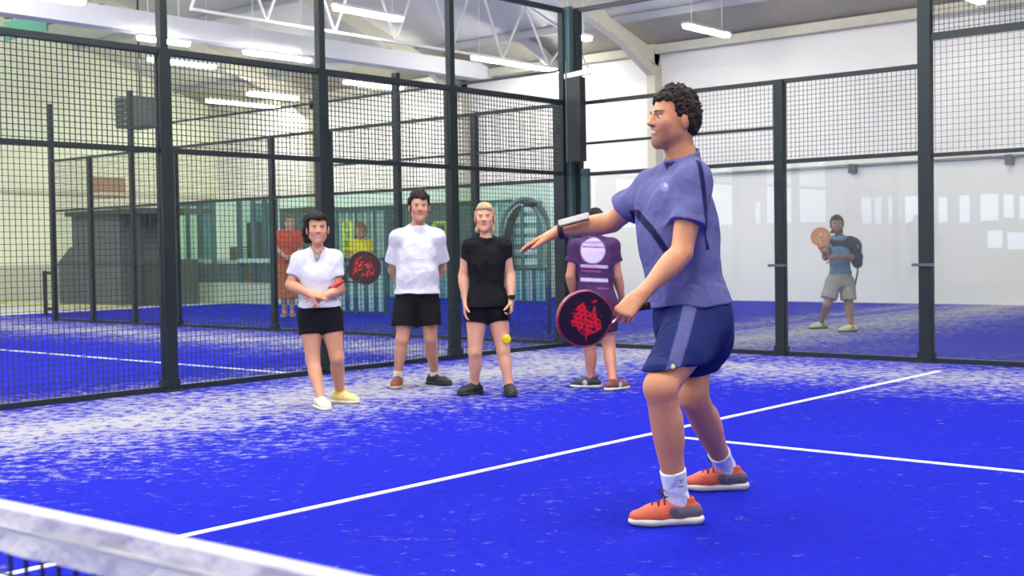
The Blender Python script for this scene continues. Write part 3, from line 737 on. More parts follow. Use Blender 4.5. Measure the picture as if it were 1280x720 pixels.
def hand(S, w, d, n, side, s, curls, thumb=(.55, .7, .35), thumbcurl=.3, k=.004, spread=1.0, fr=1.0):
    """w wrist, d direction of the palm, n palm normal (fingers curl to it), side: +1/-1 puts the thumb on side*cross(d,n)"""
    d = nrm(d); n = nrm(n-d*(n@d)); q = side*np.cross(d, n)
    P = lambda a, b, c: w+s*(a*d+b*q+c*n)
    offs = (.030, .010, -.010, -.029); L = (.070, .078, .072, .056); kn = (.098, .100, .095, .086)
    S.cone(P(-.01, 0, 0), P(.03, 0, 0), .026*s, .027*s, k=.02*s, flat=n, fs=.72)
    for i in range(4):
        S.cone(P(.015, offs[i]*.55, 0), P(kn[i], offs[i], 0), .0155*s, .0125*s, k=.012*s)
    S.cone(P(.02, .022, .006), P(.055, .030, .008), .017*s, .013*s, k=.015*s)
    for i in range(4):
        p = P(kn[i], offs[i]*1.0, .001); a = 0.; cu = curls[i] if hasattr(curls[0], '__len__') else (curls[i]*.8, curls[i]*1.1, curls[i]*.8)
        ang = (offs[i]/.03)*.10*spread; r0 = .0098*s*fr
        for j, fr_ in enumerate((.45, .31, .24)):
            a += cu[j]; dd = (d*math.cos(ang)+q*math.sin(ang))*math.cos(a)+n*math.sin(a)
            p2 = p+dd*L[i]*fr_*s; S.cone(p, p2, r0, r0*.90, k=k*s*.6); p = p2; r0 *= .92
    p = P(.028, .026, .006); dd = nrm(thumb[0]*d+thumb[1]*q+thumb[2]*n); r0 = .0135*s*fr
    for j, ll in enumerate((.040, .034, .026)):
        p2 = p+dd*ll*s; S.cone(p, p2, r0, r0*.88, k=.008*s if j == 0 else k*s*.6); p = p2; r0 *= .9
        dd = nrm(dd+thumbcurl*(d*.5+n*.6-q*.35))
def limb(S, a, b, r, k=.02, op='u'):
    """one tapered limb from a to b; r = radii at even stations, blended smoothly"""
    a = np.asarray(a, float); b = np.asarray(b, float); d = b-a; xs = np.linspace(0, 1, len(r)); xf = np.linspace(0, 1, 41)
    rf = np.interp(xf, xs, r); 
    for _ in range(6): rf[1:-1] = (rf[:-2]+2*rf[1:-1]+rf[2:])/4
    def fn(P):
        p = P-a; t = np.clip((p@d)/(d@d), 0, 1); q = p-t[..., None]*d
        return np.sqrt((q*q).sum(-1))-np.interp(t, xf, rf)
    R = max(r); return S._add(op, fn, np.minimum(a, b)-R, np.maximum(a, b)+R, k)
def shoe(root, ank, toe, s, up, sole, paint=(), lace=None, hi=0, L=.285, name='shoe', label=None):
    """ank: ankle point; toe: horizontal direction; shoe rests on z=0"""
    t = nrm([toe[0], toe[1], 0]); q = np.cross(UP, t); a = np.array([ank[0], ank[1], 0.])
    heel = a-t*.055*s; tip = heel+t*(L-.035)*s; P = lambda x, y, z: heel+s*(x*t+y*q+z*UP)
    S = Sculpt(.004 if s > 1.05 else .005)
    S.cone(P(.0, 0, .048), P(.07, 0, .055), .036*s, .040*s, k=.02*s)
    S.cone(P(.07, 0, .052), P(.155, .0, .045), .044*s, .046*s, k=.03*s, flat=UP, fs=.85)
    S.cone(P(.155, 0, .040), P(L-.068, -.004, .034), .046*s, .038*s, k=.03*s, flat=UP, fs=.72)
    S.cone(P(.04, 0, .07), P(.035, 0, (.098+hi)), .034*s, .037*s, k=.025*s)
    S.cone(P(.07, 0, .075), P(.10, 0, .072), .028*s, .030*s, k=.03*s)
    S.cone(P(.036, 0, .085), P(.034, 0, .16+hi), .030*s, .031*s, k=.004, op='s')
    S.cut((0, 0, .020*s), -UP)
    S.cut(P(.03, 0, .108+hi), nrm(UP+t*-.10))
    o = S.build(name, MSHOE, root, up, [(f_(P, t, q), c_, a_) for f_, c_, a_ in paint])
    if label: o['label'] = label
    B = Sculpt(.004 if s > 1.05 else .005)
    B.cone(P(.0, 0, .018), P(.10, 0, .018), .043*s, .040*s, k=.02*s, flat=UP, fs=.6); B.cone(P(.10, 0, .018), P(.165, -.0, .018), .041*s, .050*s, k=.02*s, flat=UP, fs=.5)
    B.cone(P(.165, 0, .018), P(L-.068, -.004, .019), .050*s, .042*s, k=.02*s, flat=UP, fs=.5)
    B.cut((0, 0, .001), -UP); B.cut((0, 0, .030*s), UP)
    B.build('sole', MSOLE, o, sole)
    if lace:
        o0 = np.array(root.location); ls = []
        for i in range(4):
            x = .088+.024*i; z = .112-.0085*i
            ls.append(([P(x, -.032, z-.022), P(x+.002, -.016, z-.004), P(x+.004, 0, z+.001), P(x+.008, .016, z-.004), P(x+.010, .032, z-.022)], .0042))
        for sg in (-1, 1):
            ls.append(([P(.090, 0, .114), P(.118, sg*.018, .140), P(.134, sg*.036, .132), P(.120, sg*.034, .112), P(.094, sg*.010, .110)], .0036))
        for pts_, rr in ls:
            lm = MB().tube(pts_, rr*s, 6); lm.v = (np.array(lm.v)-o0).tolist(); lm.build('lace', lace, o)
    return o

def figure(label, J_, s, skin, torso, shirt=None, pants=None, vox=.0065, group=None, hair=None, facekw=None, hands=None, limbk=1.0, extra=None, belly=1.0, sex='m'):
    """J_: world joints. torso: (shoulder half widths...) all metres"""
    g = {k_: np.asarray(v_, float) for k_, v_ in J_.items()}
    base = (g['anL']+g['anR'])/2; base[2] = 0
    root = empty('person', tuple(base), label, 'person', group)
    up_t = nrm((g['shL']+g['shR'])/2-(g['hipL']+g['hipR'])/2); rt = nrm(g['shR']-g['shL']); fw = nrm(np.cross(up_t, rt))
    rh = nrm(g['hipR']-g['hipL']); fwh = nrm(np.cross(UP, rh))
    shc = (g['shL']+g['shR'])/2; hpc = (g['hipL']+g['hipR'])/2; ln = np.linalg.norm(shc-hpc)
    W, T, ths = torso['w'], torso['t'], None      # half widths / half depths at shoulder, chest, waist, hip
    S = Sculpt(vox); hs = torso.get('head', s)
    head(S, g['head'], J_['hf'], J_.get('hu', UP), hs, sex)
    S.cone(g['neck'], g['head']+nrm(g['head']-g['neck'])*-.02*s, torso.get('neck', .055)*s, torso.get('neck', .055)*.92*s, k=.025*s)
    def level(t, w, th, k=.05, off=0, inf=0., S_=S, cuts=(), blend=0):
        c = hpc+(shc-hpc)*t+fw*off; rr = nrm(rh*(1-t)+rt*t); ff = nrm(np.cross(up_t, rr)); r = th+inf
        fs = 1.
        S_.cone(c-rr*max(w-th, .005), c+rr*max(w-th, .005), r, r, k=k, cuts=cuts)
    def torso_levels(S_, inf=0, k=.06, lv=None, cuts=()):
        for t, w, th, off in (lv or torso['levels']): level(t, w*s, th*s, k=k, off=off*s, inf=inf, S_=S_, cuts=cuts)
    torso_levels(S)
    for sd in 'LR':
        sh, el, wr = g['sh'+sd], g['el'+sd], g['wr'+sd]; a = limbk*s
        S.ell(sh, (rt, fw, up_t), (.053*a, .052*a, .053*a), k=.05); S.cone(g['neck']-up_t*.022*s, sh-up_t*.004*s, .040*s, .036*s, k=.04)
        limb(S, sh, el, [.054*a, .057*a, .052*a, .046*a, .043*a], k=.02)
        limb(S, el, wr, [.043*a, .048*a, .045*a, .037*a, .030*a, .028*a], k=.012)
        hp, kn, an = g['hip'+sd], g['kn'+sd], g['an'+sd]; b = torso.get('leg', 1.)*s
        limb(S, hp, kn, [.092*b, .090*b, .080*b, .066*b, .058*b], k=.03)
        back = -nrm(np.asarray(J_.get('toe'+sd, fwh), float)); kk = kn+(an-kn)*.28+back*.018*b
        S.ell(kn-back*.010*b, (rh, fwh, UP), (.042*b, .042*b, .052*b), k=.03)
        limb(S, kn, an, [.056*b, .054*b, .055*b, .051*b, .044*b, .039*b, .036*b], k=.015); S.cone(kk, kn+(an-kn)*.48+back*.012*b, .040*b, .038*b, k=.03)
        S.cone(an, np.array([an[0], an[1], .05])-back*.03*s, .034*s, .03*s, k=.02); 
    for hd in hands: hand(S, g['wr'+hd['s']]+nrm(hd['d'])*.012*s, hd['d'], hd['n'], hd['side'], s*hd.get('k', 1), hd['c'], thumb=hd.get('th', (.55, .7, .35)), thumbcurl=hd.get('tc', .3))
    if extra: extra(S, g)
    fp = face_paint(g['head'], J_['hf'], J_.get('hu', UP), hs, **(facekw or {}))
    S.build('body', MSKIN, root, skin, fp)
    # clothing
    if shirt:
        C = Sculpt(vox); e = shirt.get('e', .014)
        lv = shirt.get('levels', torso['levels']); torso_levels(C, e, .06, lv)
        for t, w, th, off in shirt.get('hem', ()): level(t, w*s, th*s, k=.08, off=off*s, inf=e, S_=C)
        for sd in 'LR':
            sh, el = g['sh'+sd], g['el'+sd]; f_ = shirt.get('sl', .55); d = nrm(el-sh); end = sh+(el-sh)*f_
            C.ell(sh, (rt, fw, up_t), np.array([.060, .062, .058])*limbk*s+e*.8, k=.05); C.cone(g['neck']-up_t*.018*s, sh+up_t*.002*s, .052*s+e*.7, .044*s+e*.8, k=.05)
            wdt = shirt.get('sw', .062)*limbk*s
            C.cone(sh, end+d*.05*s, .057*limbk*s+e*.7, wdt+e*.5, k=.04, cuts=[(end, d)])
            if shirt.get('long'):
                wr = g['wr'+sd]; d2 = nrm(wr-el); e2 = el+(wr-el)*shirt['long']
                C.cone(sh, el, .06*s, .052*s, k=.03); C.cone(el, e2+d2*.03, .052*s, .040*s, k=.03, cuts=[(e2, d2)])
        for q in shirt.get('add', ()): q(C, g)
        if shirt.get('neck_r', .07):
            nk = g['neck']+nrm(g['head']-g['neck'])*.02; C.cone(nk+fw*shirt.get('nf', .01)-up_t*.0, nk+nrm(g['head']-g['neck'])*.2+fw*.03, shirt.get('neck_r', .068)*s, .12*s, k=.004, op='s')
            if shirt.get('vneck'): C.cone(nk+fw*.09*s-up_t*shirt['vneck']*s, nk+fw*.05*s, .004, .05*s, k=.004, op='s')
        for p_, n_ in shirt['cut'](g): C.cut(p_, n_)
        if shirt.get('nz', 1): C.noise(.0035*s*shirt.get('nz', 1), 34/s, 3, (1, 1, .6)); C.noise(.0012*s, 95/s, 8, (1, 1, .5))
        so = C.build(shirt.get('name', 'shirt'), MCLOTH, root, shirt['c'], shirt.get('paint', lambda g: [])(g))
    if pants:
        C = Sculpt(vox); e = pants.get('e', .016)
        for t, w, th, off in pants.get('levels', [x for x in torso['levels'] if x[0] < .25]): level(t, w*s, th*s, k=.06, off=off*s, inf=e, S_=C)
        for sd in 'LR':
            hp, kn = g['hip'+sd], g['kn'+sd]; d = nrm(kn-hp); end = hp+(kn-hp)*pants['len']; nn = pants.get('hemn', d)
            b = torso.get('leg', 1.)*s
            C.cone(hp, end+d*.08, .090*b+e, pants.get('flare', .09)*s, k=.035, cuts=[(end, nn)])
        for q in pants.get('add', ()): q(C, g)
        C.cut(*pants['top'](g)) if pants.get('top') else None
        C.noise(.003*s, 30/s, 5, (1, 1, .4))
        C.build(pants.get('name', 'shorts'), MCLOTH, root, pants['c'], pants.get('paint', lambda g: [])(g))
    if hair: hair(root, g, hs)
    return root, g

def hframe(g, J_):
    f = nrm(J_['hf']); u = np.asarray(J_.get('hu', UP), float); u = nrm(u-f*(u@f)); r = np.cross(f, u)
    return f, u, r
def short_hair(J_, col, vol=.014, line=.050, tilt=.5, back=-.075, top=0, name='hair', amp=.004, freq=150, longer=None):
    def fn(root, g, s):
        f, u, r = hframe(g, J_); c = g['head']; P = lambda x, y, z: c+s*(x*r+y*f+z*u)
        H = Sculpt(.0045 if s > 1.08 else .0055)
        H.ell(P(0, -.014, .038), (r, f, u), np.array([.074+vol, .094+vol, .088+vol+top])*s, k=.01)
        H.ell(P(0, -.05, -.005), (r, f, u), np.array([.066+vol*.8, .058+vol, .075])*s, k=.03)
        if longer: longer(H, P, s, (r, f, u))
        # clear the face: everything in front of a tilted plane below the hairline, and the area under the ears
        H.box(P(0, .15, line-.20), (r, nrm(f+u*.0), u), np.array([.2, .125, .20])*s, r=.02, k=.012, op='s')
        for q in (-1, 1): H.ell(P(q*.095, .003, -.040), (r, f, u), np.array([.035, .040, .054])*s, k=.008, op='s')
        if not longer: H.cut(P(0, 0, back), nrm(-u+f*.15))
        H.noise(amp*s, freq, 11); H.noise(amp*.5*s, freq*2.2, 4)
        return H.build(name, MHAIR, root, col)
    return fn

# ================================================================== rackets
def racket_mat(name, base, splash, mode):
    m = bpy.data.materials.new(name); m.use_nodes = True; N = m.node_tree.nodes; L = m.node_tree.links; b = N['Principled BSDF']; b.inputs['Roughness'].default_value = .35
    tc = N.new('ShaderNodeTexCoord'); nz = N.new('ShaderNodeTexNoise'); nz.inputs['Scale'].default_value = 24 if mode == 1 else 40; nz.inputs['Detail'].default_value = 3; nz.inputs['Distortion'].default_value = 1.2
    L.new(tc.outputs['Object'], nz.inputs['Vector'])
    ln = N.new('ShaderNodeVectorMath'); ln.operation = 'LENGTH'; L.new(tc.outputs['Object'], ln.inputs[0])
    r = N.new('ShaderNodeMapRange'); L.new(ln.outputs['Value'], r.inputs['Value']); r.inputs['From Min'].default_value = .045 if mode == 1 else .07; r.inputs['From Max'].default_value = .115 if mode == 1 else .135
    r.inputs['To Min'].default_value = .16 if mode == 1 else .0; r.inputs['To Max'].default_value = -.20 if mode == 1 else -.16
    ad = N.new('ShaderNodeMath'); L.new(nz.outputs['Fac'], ad.inputs[0]); L.new(r.outputs[0], ad.inputs[1])
    c = N.new('ShaderNodeMapRange'); L.new(ad.outputs[0], c.inputs['Value']); c.inputs['From Min'].default_value = .54; c.inputs['From Max'].default_value = .60
    mx = N.new('ShaderNodeMix'); mx.data_type = 'RGBA'; L.new(c.outputs[0], mx.inputs['Factor']); mx.inputs['A'].default_value = rgba(base); mx.inputs['B'].default_value = rgba(splash)
    # drilled holes: a staggered grid in the middle of the face
    def mt(op, a, b_=0., c_=0.):
        n = N.new('ShaderNodeMath'); n.operation = op
        for i, x in enumerate((a, b_, c_)):
            if isinstance(x, (int, float)): n.inputs[i].default_value = x
            else: L.new(x, n.inputs[i])
        return n.outputs[0]
    sp = N.new('ShaderNodeSeparateXYZ'); L.new(tc.outputs['Object'], sp.inputs[0])
    fy = mt('DIVIDE', sp.outputs[1], .023); row = mt('FLOOR', fy); odd = mt('MULTIPLY', mt('PINGPONG', row, 1.), .5)
    fx = mt('ADD', mt('DIVIDE', sp.outputs[0], .023), odd)
    dx = mt('SUBTRACT', mt('FRACT', fx), .5); dy = mt('SUBTRACT', mt('FRACT', fy), .5)
    dd = mt('SQRT', mt('ADD', mt('MULTIPLY', dx, dx), mt('MULTIPLY', dy, dy)))
    hole = mt('MULTIPLY', mt('LESS_THAN', dd, .20), mt('LESS_THAN', ln.outputs['Value'], .082))
    m3 = N.new('ShaderNodeMix'); m3.data_type = 'RGBA'; L.new(hole, m3.inputs['Factor']); L.new(mx.outputs['Result'], m3.inputs['A']); m3.inputs['B'].default_value = rgba(tuple(int(v*.4) for v in base))
    L.new(m3.outputs['Result'], b.inputs['Base Color']); return m
def racket(label, cap, tip, normal, face_m, rim_c, grip_c, hole_c, s=None, group=None):
    cap = np.array(cap, float); tip = np.array(tip, float); a = nrm(tip-cap); n = nrm(np.array(normal)-a*(np.array(normal)@a)); q = np.cross(n, a)
    s = s or np.linalg.norm(tip-cap)/.455
    root = empty('padel_racket', tuple(cap), label, 'racket', group)
    root.matrix_world = Matrix([[q[i]*s, a[i]*s, n[i]*s, cap[i]] for i in range(3)]+[[0, 0, 0, 1]])
    hc = .322; hw, hl = .130, .133
    out = []
    for i in range(56):
        t = 2*math.pi*i/56; x = hw*math.sin(t); y = -math.cos(t)*hl
        if y < -.03: x *= 1-.26*((-y-.03)/.103)**1.6
        out.append((x, y))
    mb = MB()
    for z in (-.016, .016): mb.v += [(x*.965, y*.965, z) for x, y in out]
    k = len(out); mb.f += [tuple(reversed(range(k))), tuple(range(k, 2*k))]; mb.sm += [0, 0]
    f = mb.build('face', face_m, root); f.location = (0, hc, 0)
    rim = MB(); pts = [np.array((x, y+hc, 0)) for x, y in out]; n0 = 0; sec = [(.0, .018), (.004, .016), (.006, .008), (.006, -.008), (.004, -.016), (.0, -.018), (-.004, -.0165), (-.004, .0165)]
    for p in pts:
        d = nrm(p-np.array((0, hc, 0)))
        for (rr, zz) in sec: rim.v.append(tuple(p+d*rr*.9+np.array((0, 0, zz))))
    m_ = len(sec)
    for i in range(k):
        for j in range(m_):
            rim.f.append((i*m_+j, i*m_+(j+1) % m_, ((i+1) % k)*m_+(j+1) % m_, ((i+1) % k)*m_+j)); rim.sm.append(1)
    rim.build('rim', mat('racket_rim_%d_%d_%d' % rim_c, rim_c, .35), root)
    for sg in (-1, 1):
        th = MB(); th.prism([(sg*.010, .128, -.014), (sg*.020, .128, -.014), (sg*.088, .232, -.014), (sg*.052, .205, -.014)], (0, 0, .028)); th.build('throat_arm', mat('racket_rim_%d_%d_%d' % rim_c, rim_c, .35), root)
    th = MB()
    th.prism([(-.020, .12, -.014), (.020, .12, -.014), (.030, .155, -.014), (0, .165, -.014), (-.030, .155, -.014)], (0, 0, .028))
    th.build('bridge', mat('racket_rim_%d_%d_%d' % rim_c, rim_c, .35), root, bevel=.002)
    g = MB(); g.tube([(0, .006, 0), (0, .05, 0), (0, .135, 0)], [.0175, .0165, .0155], 12)
    for i in range(7): g.tube([(0, .015+.017*i, 0), (0, .021+.017*i, 0)], [.0180, .0172], 12)
    g.build('grip', mat('grip_%d_%d_%d' % grip_c, grip_c, .8), root)
    MB().tube([(0, -.003, 0), (0, .008, 0)], [.019, .020], 12).build('butt_cap', mat('racket_black', (22, 20, 24), .5), root)
    return root
FM1 = racket_mat('racket_face_red_black', (26, 8, 12), (225, 22, 24), 1)
FM2 = racket_mat('racket_face_dark_red', (46, 14, 14), (205, 36, 30), 2)
FM3 = racket_mat('racket_face_orange', (196, 132, 84), (232, 190, 140), 2)
MLACE = mat('lace_dark', (52, 30, 58), .7)

def fat(px, py):
    d = _F + _R2*(px-640)/CF + _U2*(360-py)/CF; t = -CH/d[2]; return EYE+d*t, t
def side_light(k): return k

# ================================================================== main player
d1 = fat(835, 655)[1]; d2 = fat(902, 612)[1]
hfm = -HR*.93-HF*.34+UP*.04
Jm = dict(head=J(841, 149, 5.74), hf=hfm, neck=J(853, 203, 5.77),
          shL=J(867, 229, 5.60), elL=J(852, 316, 5.50), wrL=J(803, 367, 5.40),
          shR=J(812, 238, 5.94), elR=J(765, 278, 6.12), wrR=J(699, 289, 6.18),
          hipL=J(868, 404, 5.68), hipR=J(862, 406, 5.90),
          knL=J(826, 484, 5.36), anL=J(846, 622, d1), knR=J(866, 494, 5.78), anR=J(906, 582, d2),
          toeL=-HR*.98-HF*.12, toeR=-HR*.99-HF*.02)
S1 = 1.13
def main_paint(g):
    out = []
    navy = (22, 22, 66)
    d = nrm(g['elL']-g['shL'])
    s_dir = nrm(np.cross(d, -HF))
    out.append((p_slab(g['shL']+HR*.028, HR+UP*.10, .0115, .004, [(g['shL']-HF*.02, -HF), (g['shL']+UP*-.30, UP)]), navy, 1))
    a = J(800, 236, 5.66); b = J(800, 262, 5.62); c = J(812, 285, 5.60); e = J(836, 318, 5.58)
    nn = nrm(np.cross(J(800, 258, 5.6)-EYE, e-J(806, 275, 5.6)))
    nv = nrm(np.cross(HF, e-J(804, 268, 5.6)))
    out.append((p_slab(e, nv, .0135, .004, [(g['shL']-HR*.085, -HR), (g['shL']-HR*.29+UP*-.0, HR), (J(800, 262, 5.8), -UP)]), navy, 1))
    out.append((p_ell(J(831, 234, 5.60), (HR, HF, UP), (.016, .10, .020), .7), (140, 140, 190), .6))
    out.append((p_ell(J(833, 231, 5.60), (HR, HF, UP), (.006, .10, .010), .8), (190, 190, 216), .6))
    return out
def short_paint(g):
    hp, kn = g['hipL'], g['knL']; ax = nrm(kn-hp); t = nrm(np.cross(ax, HF))
    mid = (hp*.5+kn*.5)
    strip = p_slab(mid-HR*.030, nrm(HR-UP*.46), .028, .004, [(hp, -HF)])
    return [(strip, (80, 82, 128), 1), (p_ell(kn+(hp-kn)*.25-HR*.07-HF*.05, (HR, HF, ax), (.11, .2, .022), .3), (50, 54, 106), .7),
            (p_ell(J(842, 459, 5.3), (HR, HF, UP), (.009, .2, .012), .3), (214, 206, 160), .9)]
mtors = dict(w=0, t=0, head=1.10, neck=.064, leg=1.10,
             levels=[(-.02, .150, .135, -.012), (.12, .155, .132, -.002), (.32, .158, .128, .01), (.55, .172, .134, .004), (.75, .180, .127, .002), (.92, .150, .092, -.004)])
handsm = [dict(s='R', d=-HR*.92-UP*.36+HF*.05, n=-UP*.9+HR*.3, side=1, c=[.12, .16, .2, .24], th=(.85, .35, .15), tc=.1),
          dict(s='L', d=-UP*.62-HR*.66-HF*.25, n=HF*.80-UP*.10+HR*.45, side=-1, c=[(1.0, 1.35, .8)]*4, th=(.75, .25, .75), tc=.55)]
def tail(C, g):
    C.cone(J(838, 372, 5.62), J(835, 398, 5.60), .05, .03, k=.05)
root_m, gm = figure('man in violet shirt and navy shorts in the foreground, pointing left and holding a racket', Jm, S1, (206, 140, 98), mtors,
    vox=.0056,
    shirt=dict(c=(94, 95, 142), e=.017, sl=.60, sw=.070, hem=[(.05, .158, .14, 0), (-.06, .158, .14, 0)], neck_r=.050, nf=.004, cut=lambda g: [(J(872, 381, 5.7), -UP+HR*.05)], paint=main_paint, nz=1.7, add=[lambda C, g: C.cone(g['shR']+UP*.004, g['shR']+(g['elR']-g['shR'])*.66, .080, .080, k=.03, cuts=[(g['shR']+(g['elR']-g['shR'])*.56, nrm(g['elR']-g['shR']))])], name='polo_shirt'),
    pants=dict(c=(15, 28, 84), e=.016, len=.68, flare=.098, hemn=nrm(-UP+HR*.12), levels=[(.10, .155, .138, -.005), (-.02, .155, .138, -.010), (-.14, .15, .125, -.004)],
               top=lambda g: (J(870, 370, 5.7), UP), paint=short_paint, add=[lambda C, g: C.cone(g['hipL']+HR*.07, g['hipL']+(g['knL']-g['hipL'])*.62+HR*.07, .09, .085, k=.05, cuts=[(g['hipL']+(g['knL']-g['hipL'])*.64, nrm(-UP+HR*.05))])]),
    hair=short_hair(Jm, (46, 34, 28), vol=.013, line=.066, top=.008, back=-.078, amp=.006, freq=130),
    facekw=dict(soft=1, smile=True, stubble=(112, 74, 54), brow=(48, 32, 26), lip=(176, 98, 84)), hands=handsm)
# collar and placket
nk = gm['neck']; nd = nrm(gm['head']-nk+HR*.02)
C = Sculpt(.0045); fwm = nrm(-HR*.79-HF*.6)
C.cone(nk-nd*.02, nk+nd*.06, .090, .082, k=.01); C.cone(nk-nd*.06, nk+nd*.12, .073, .072, k=.003, op='s'); C.cut(nk+nd*.036+fwm*.0, nrm(nd+fwm*.30)); C.cut(nk-nd*.035, -nd)
C.cone(nk+fwm*.10-nd*.05, nk+fwm*.09+nd*.08, .008, .022, k=.004, op='s')
C.build('collar', MCLOTH, root_m, (92, 92, 142), [(p_ell(nk+fwm*.08, (HR, HF, UP), (.030, .05, .05), .3), (34, 32, 84), 1)])
def mshoe_paint(grey=(104, 92, 100)):
    return [(lambda P, t, q: (lambda v: np.clip(((P(.10, 0, 0)-v)@t)/.02+.5, 0, 1)*np.clip((P(0, 0, .075)-v)@UP/.008+.5, 0, 1)), grey, 1),
            (lambda P, t, q: p_ell(P(.125, 0, .11), (t, q, UP), (.055, .028, .040), .4), (196, 44, 44), 1),
            (lambda P, t, q: p_ell(P(.09, -.045, .058), (t, q, UP), (.022, .03, .018), .4), (70, 66, 80), .9),
            (lambda P, t, q: p_ell(P(.09, .045, .058), (t, q, UP), (.022, .03, .018), .4), (70, 66, 80), .9)]
shoe(root_m, gm['anL']+HR*.012, Jm['toeL'], S1, (206, 92, 58), (226, 220, 198), mshoe_paint(), MLACE)
shoe(root_m, gm['anR']+HR*.012, Jm['toeR'], S1, (200, 82, 60), (226, 220, 204), mshoe_paint((92, 84, 98)), MLACE)
for sd, top, dk in (('L', .30, .28), ('R', .36, .30)):
    an, kn = gm['an'+sd], gm['kn'+sd]; C = Sculpt(.005); ax = nrm(kn-an); r = .046 if sd == 'L' else .044
    tp_ = an+(kn-an)*(.26 if sd == 'L' else .20)
    C.cone(np.array([an[0], an[1], .07])+HR*.012, an, .050, .050, k=.02); C.cone(an, tp_+ax*.03, .050, .060 if sd == 'L' else .058, k=.02, cuts=[(tp_, ax)])
    md = (an+tp_)/2; sdv = nrm(-HF*.9+HR*.25); pts_ = []
    for dz, w_ in ((.026, .017), (.016, .010), (-.004, .019)) if sd == 'L' else ((.018, .012), (.008, .016)):
        pts_.append((p_ell(md+UP*dz+sdv*.05+HR*.006, (HR, HF, UP), (w_, .03, .0035), .6), (92, 92, 100), .85))
    C.noise(.0010, 120, 3); C.build('sock', MCLOTH, root_m, (226, 228, 236), pts_)
w_ = gm['wrR']; dw = nrm(gm['elR']-w_); wb = MB(); wc = w_+dw*.012
e1 = nrm(np.cross(dw, UP)); e2 = np.cross(e1, dw); R_ = .0365
for off in (-.008, 0, .008):
    wb.tube([wc+dw*off+R_*(e1*math.cos(t)+e2*math.sin(t)) for t in np.linspace(0, 2*math.pi, 25)], .0065, 8, cap=False)
inroot(wb, 'watch_strap', mat('strap_brown', (42, 26, 26), .5), root_m)
# rackets in the scene
R1 = racket('black padel racket with a red splash pattern, held low by the man in violet', J(811, 382, 5.44), J(697, 405, 5.34), -HF*.97-UP*.16, FM1, (120, 28, 50), (30, 26, 30), (60, 8, 10))
st_ = empty('cream_stick', tuple(J(720, 276, 6.1)), 'slim cream stick with dark underside lying along the raised forearm of the man in violet', 'stick')
inroot(MB().bar(J(699, 279, 6.12), J(736, 269, 6.08), .03, .030), 'shaft', mat('cream', (252, 248, 228), .5), st_, bevel=.003)
inroot(MB().bar(J(699, 284, 6.11), J(736, 274.5, 6.07), .028, .006), 'edge', mat('edge_dark', (54, 40, 32), .6), st_)

# ================================================================== standing players along the fence
def std_levels(w=1., t=1., hip=1.):
    return [(-.02, .150*w*hip, .105*t*hip, -.005), (.2, .142*w, .100*t, 0), (.45, .136*w, .098*t, .006), (.7, .150*w, .104*t, .008), (.9, .140*w, .082*t, -.004)]
# woman in white
dA = fat(412, 508)[1]
def A(px, py, dz=0): return J(px, py, dA+dz)
JA = dict(head=A(397, 286, 0), hf=-HF+HR*.22, neck=A(397, 314, .03), shR=A(375, 326, .02), shL=A(417, 324, .06), elR=A(363, 356, .0), wrR=A(386, 367, -.16),
          elL=A(425, 362, .02), wrL=A(406, 370, -.14), hipR=A(388, 394, .03), hipL=A(412, 394, .05), knR=A(391, 450, .0), knL=A(421, 447, .02), anR=J(400, 495, fat(402, 511)[1]), anL=J(425, 490, fat(427, 504)[1]),
          toeR=-HF*.85+HR*.5, toeL=HR*.95-HF*.35)
def bunA(H, P, s, ax):
    H.ell(P(.070, -.06, -.035), ax, np.array([.050, .05, .085])*s, k=.03); H.ell(P(.03, -.03, .07), ax, np.array([.08, .08, .06])*s, k=.03); H.ell(P(0, .06, .082), ax, np.array([.060, .040, .030])*s, k=.03)
ra, ga = figure('woman in white short sleeved top and black shorts at the left, standing with crossed forearms', JA, .93, (205, 146, 112), dict(w=0, t=0, head=1.02, neck=.048, leg=1.04, levels=std_levels(.97, .95, 1.1)),
    shirt=dict(c=(214, 214, 220), e=.016, sl=.62, sw=.062, neck_r=.055, vneck=.07, hem=[(.04, .155, .112, 0), (-.06, .155, .112, 0)], cut=lambda g: [(A(400, 384), -UP)]),
    pants=dict(c=(16, 16, 20), e=.016, len=.42, flare=.098, top=lambda g: (A(400, 377), UP)),
    hair=short_hair(JA, (30, 24, 24), vol=.010, line=.070, top=.0, longer=bunA, freq=90),
    facekw=dict(smile=True, lip=(190, 90, 84), brow=(60, 40, 34)),
    hands=[dict(s='R', d=HR*.95-UP*.1-HF*.2, n=HF*.7-UP*.5, side=-1, c=[.5, .55, .6, .65]), dict(s='L', d=-HR*.95-HF*.25, n=HF*.8-UP*.2, side=1, c=[.5, .5, .6, .6])])
nk = ga['neck']; nd = nrm(ga['head']-nk); C = Sculpt(.005); C.cone(nk-nd*.02, nk+nd*.03, .068, .058, k=.01); C.cone(nk-nd*.06, nk+nd*.09, .056, .050, k=.003, op='s'); C.cut(nk+nd*.02, nrm(nd-HF*.5)); C.cone(nk-HF*.09-UP*.05, nk-HF*.06+UP*.04, .012, .02, k=.003, op='s')
C.cone(nk-HF*.055-HR*.02, nk-HF*.085-UP*.07, .010, .008, k=.005); C.cone(nk-HF*.055+HR*.03, nk-HF*.085+HR*.01-UP*.06, .010, .008, k=.005)
C.build('collar', MCLOTH, ra, (150, 132, 124))
shoe(ra, ga['anR'], JA['toeR'], .95, (236, 226, 196), (240, 236, 220), (), None, L=.27); shoe(ra, ga['anL'], JA['toeL'], .95, (236, 214, 140), (236, 232, 210), (), None, L=.27)
C = Sculpt(.006); C.cone(ga['anL'], ga['anL']+UP*.03, .046, .042, k=.01); C.build('ankle_strap', MCLOTH, ra, (232, 196, 60))
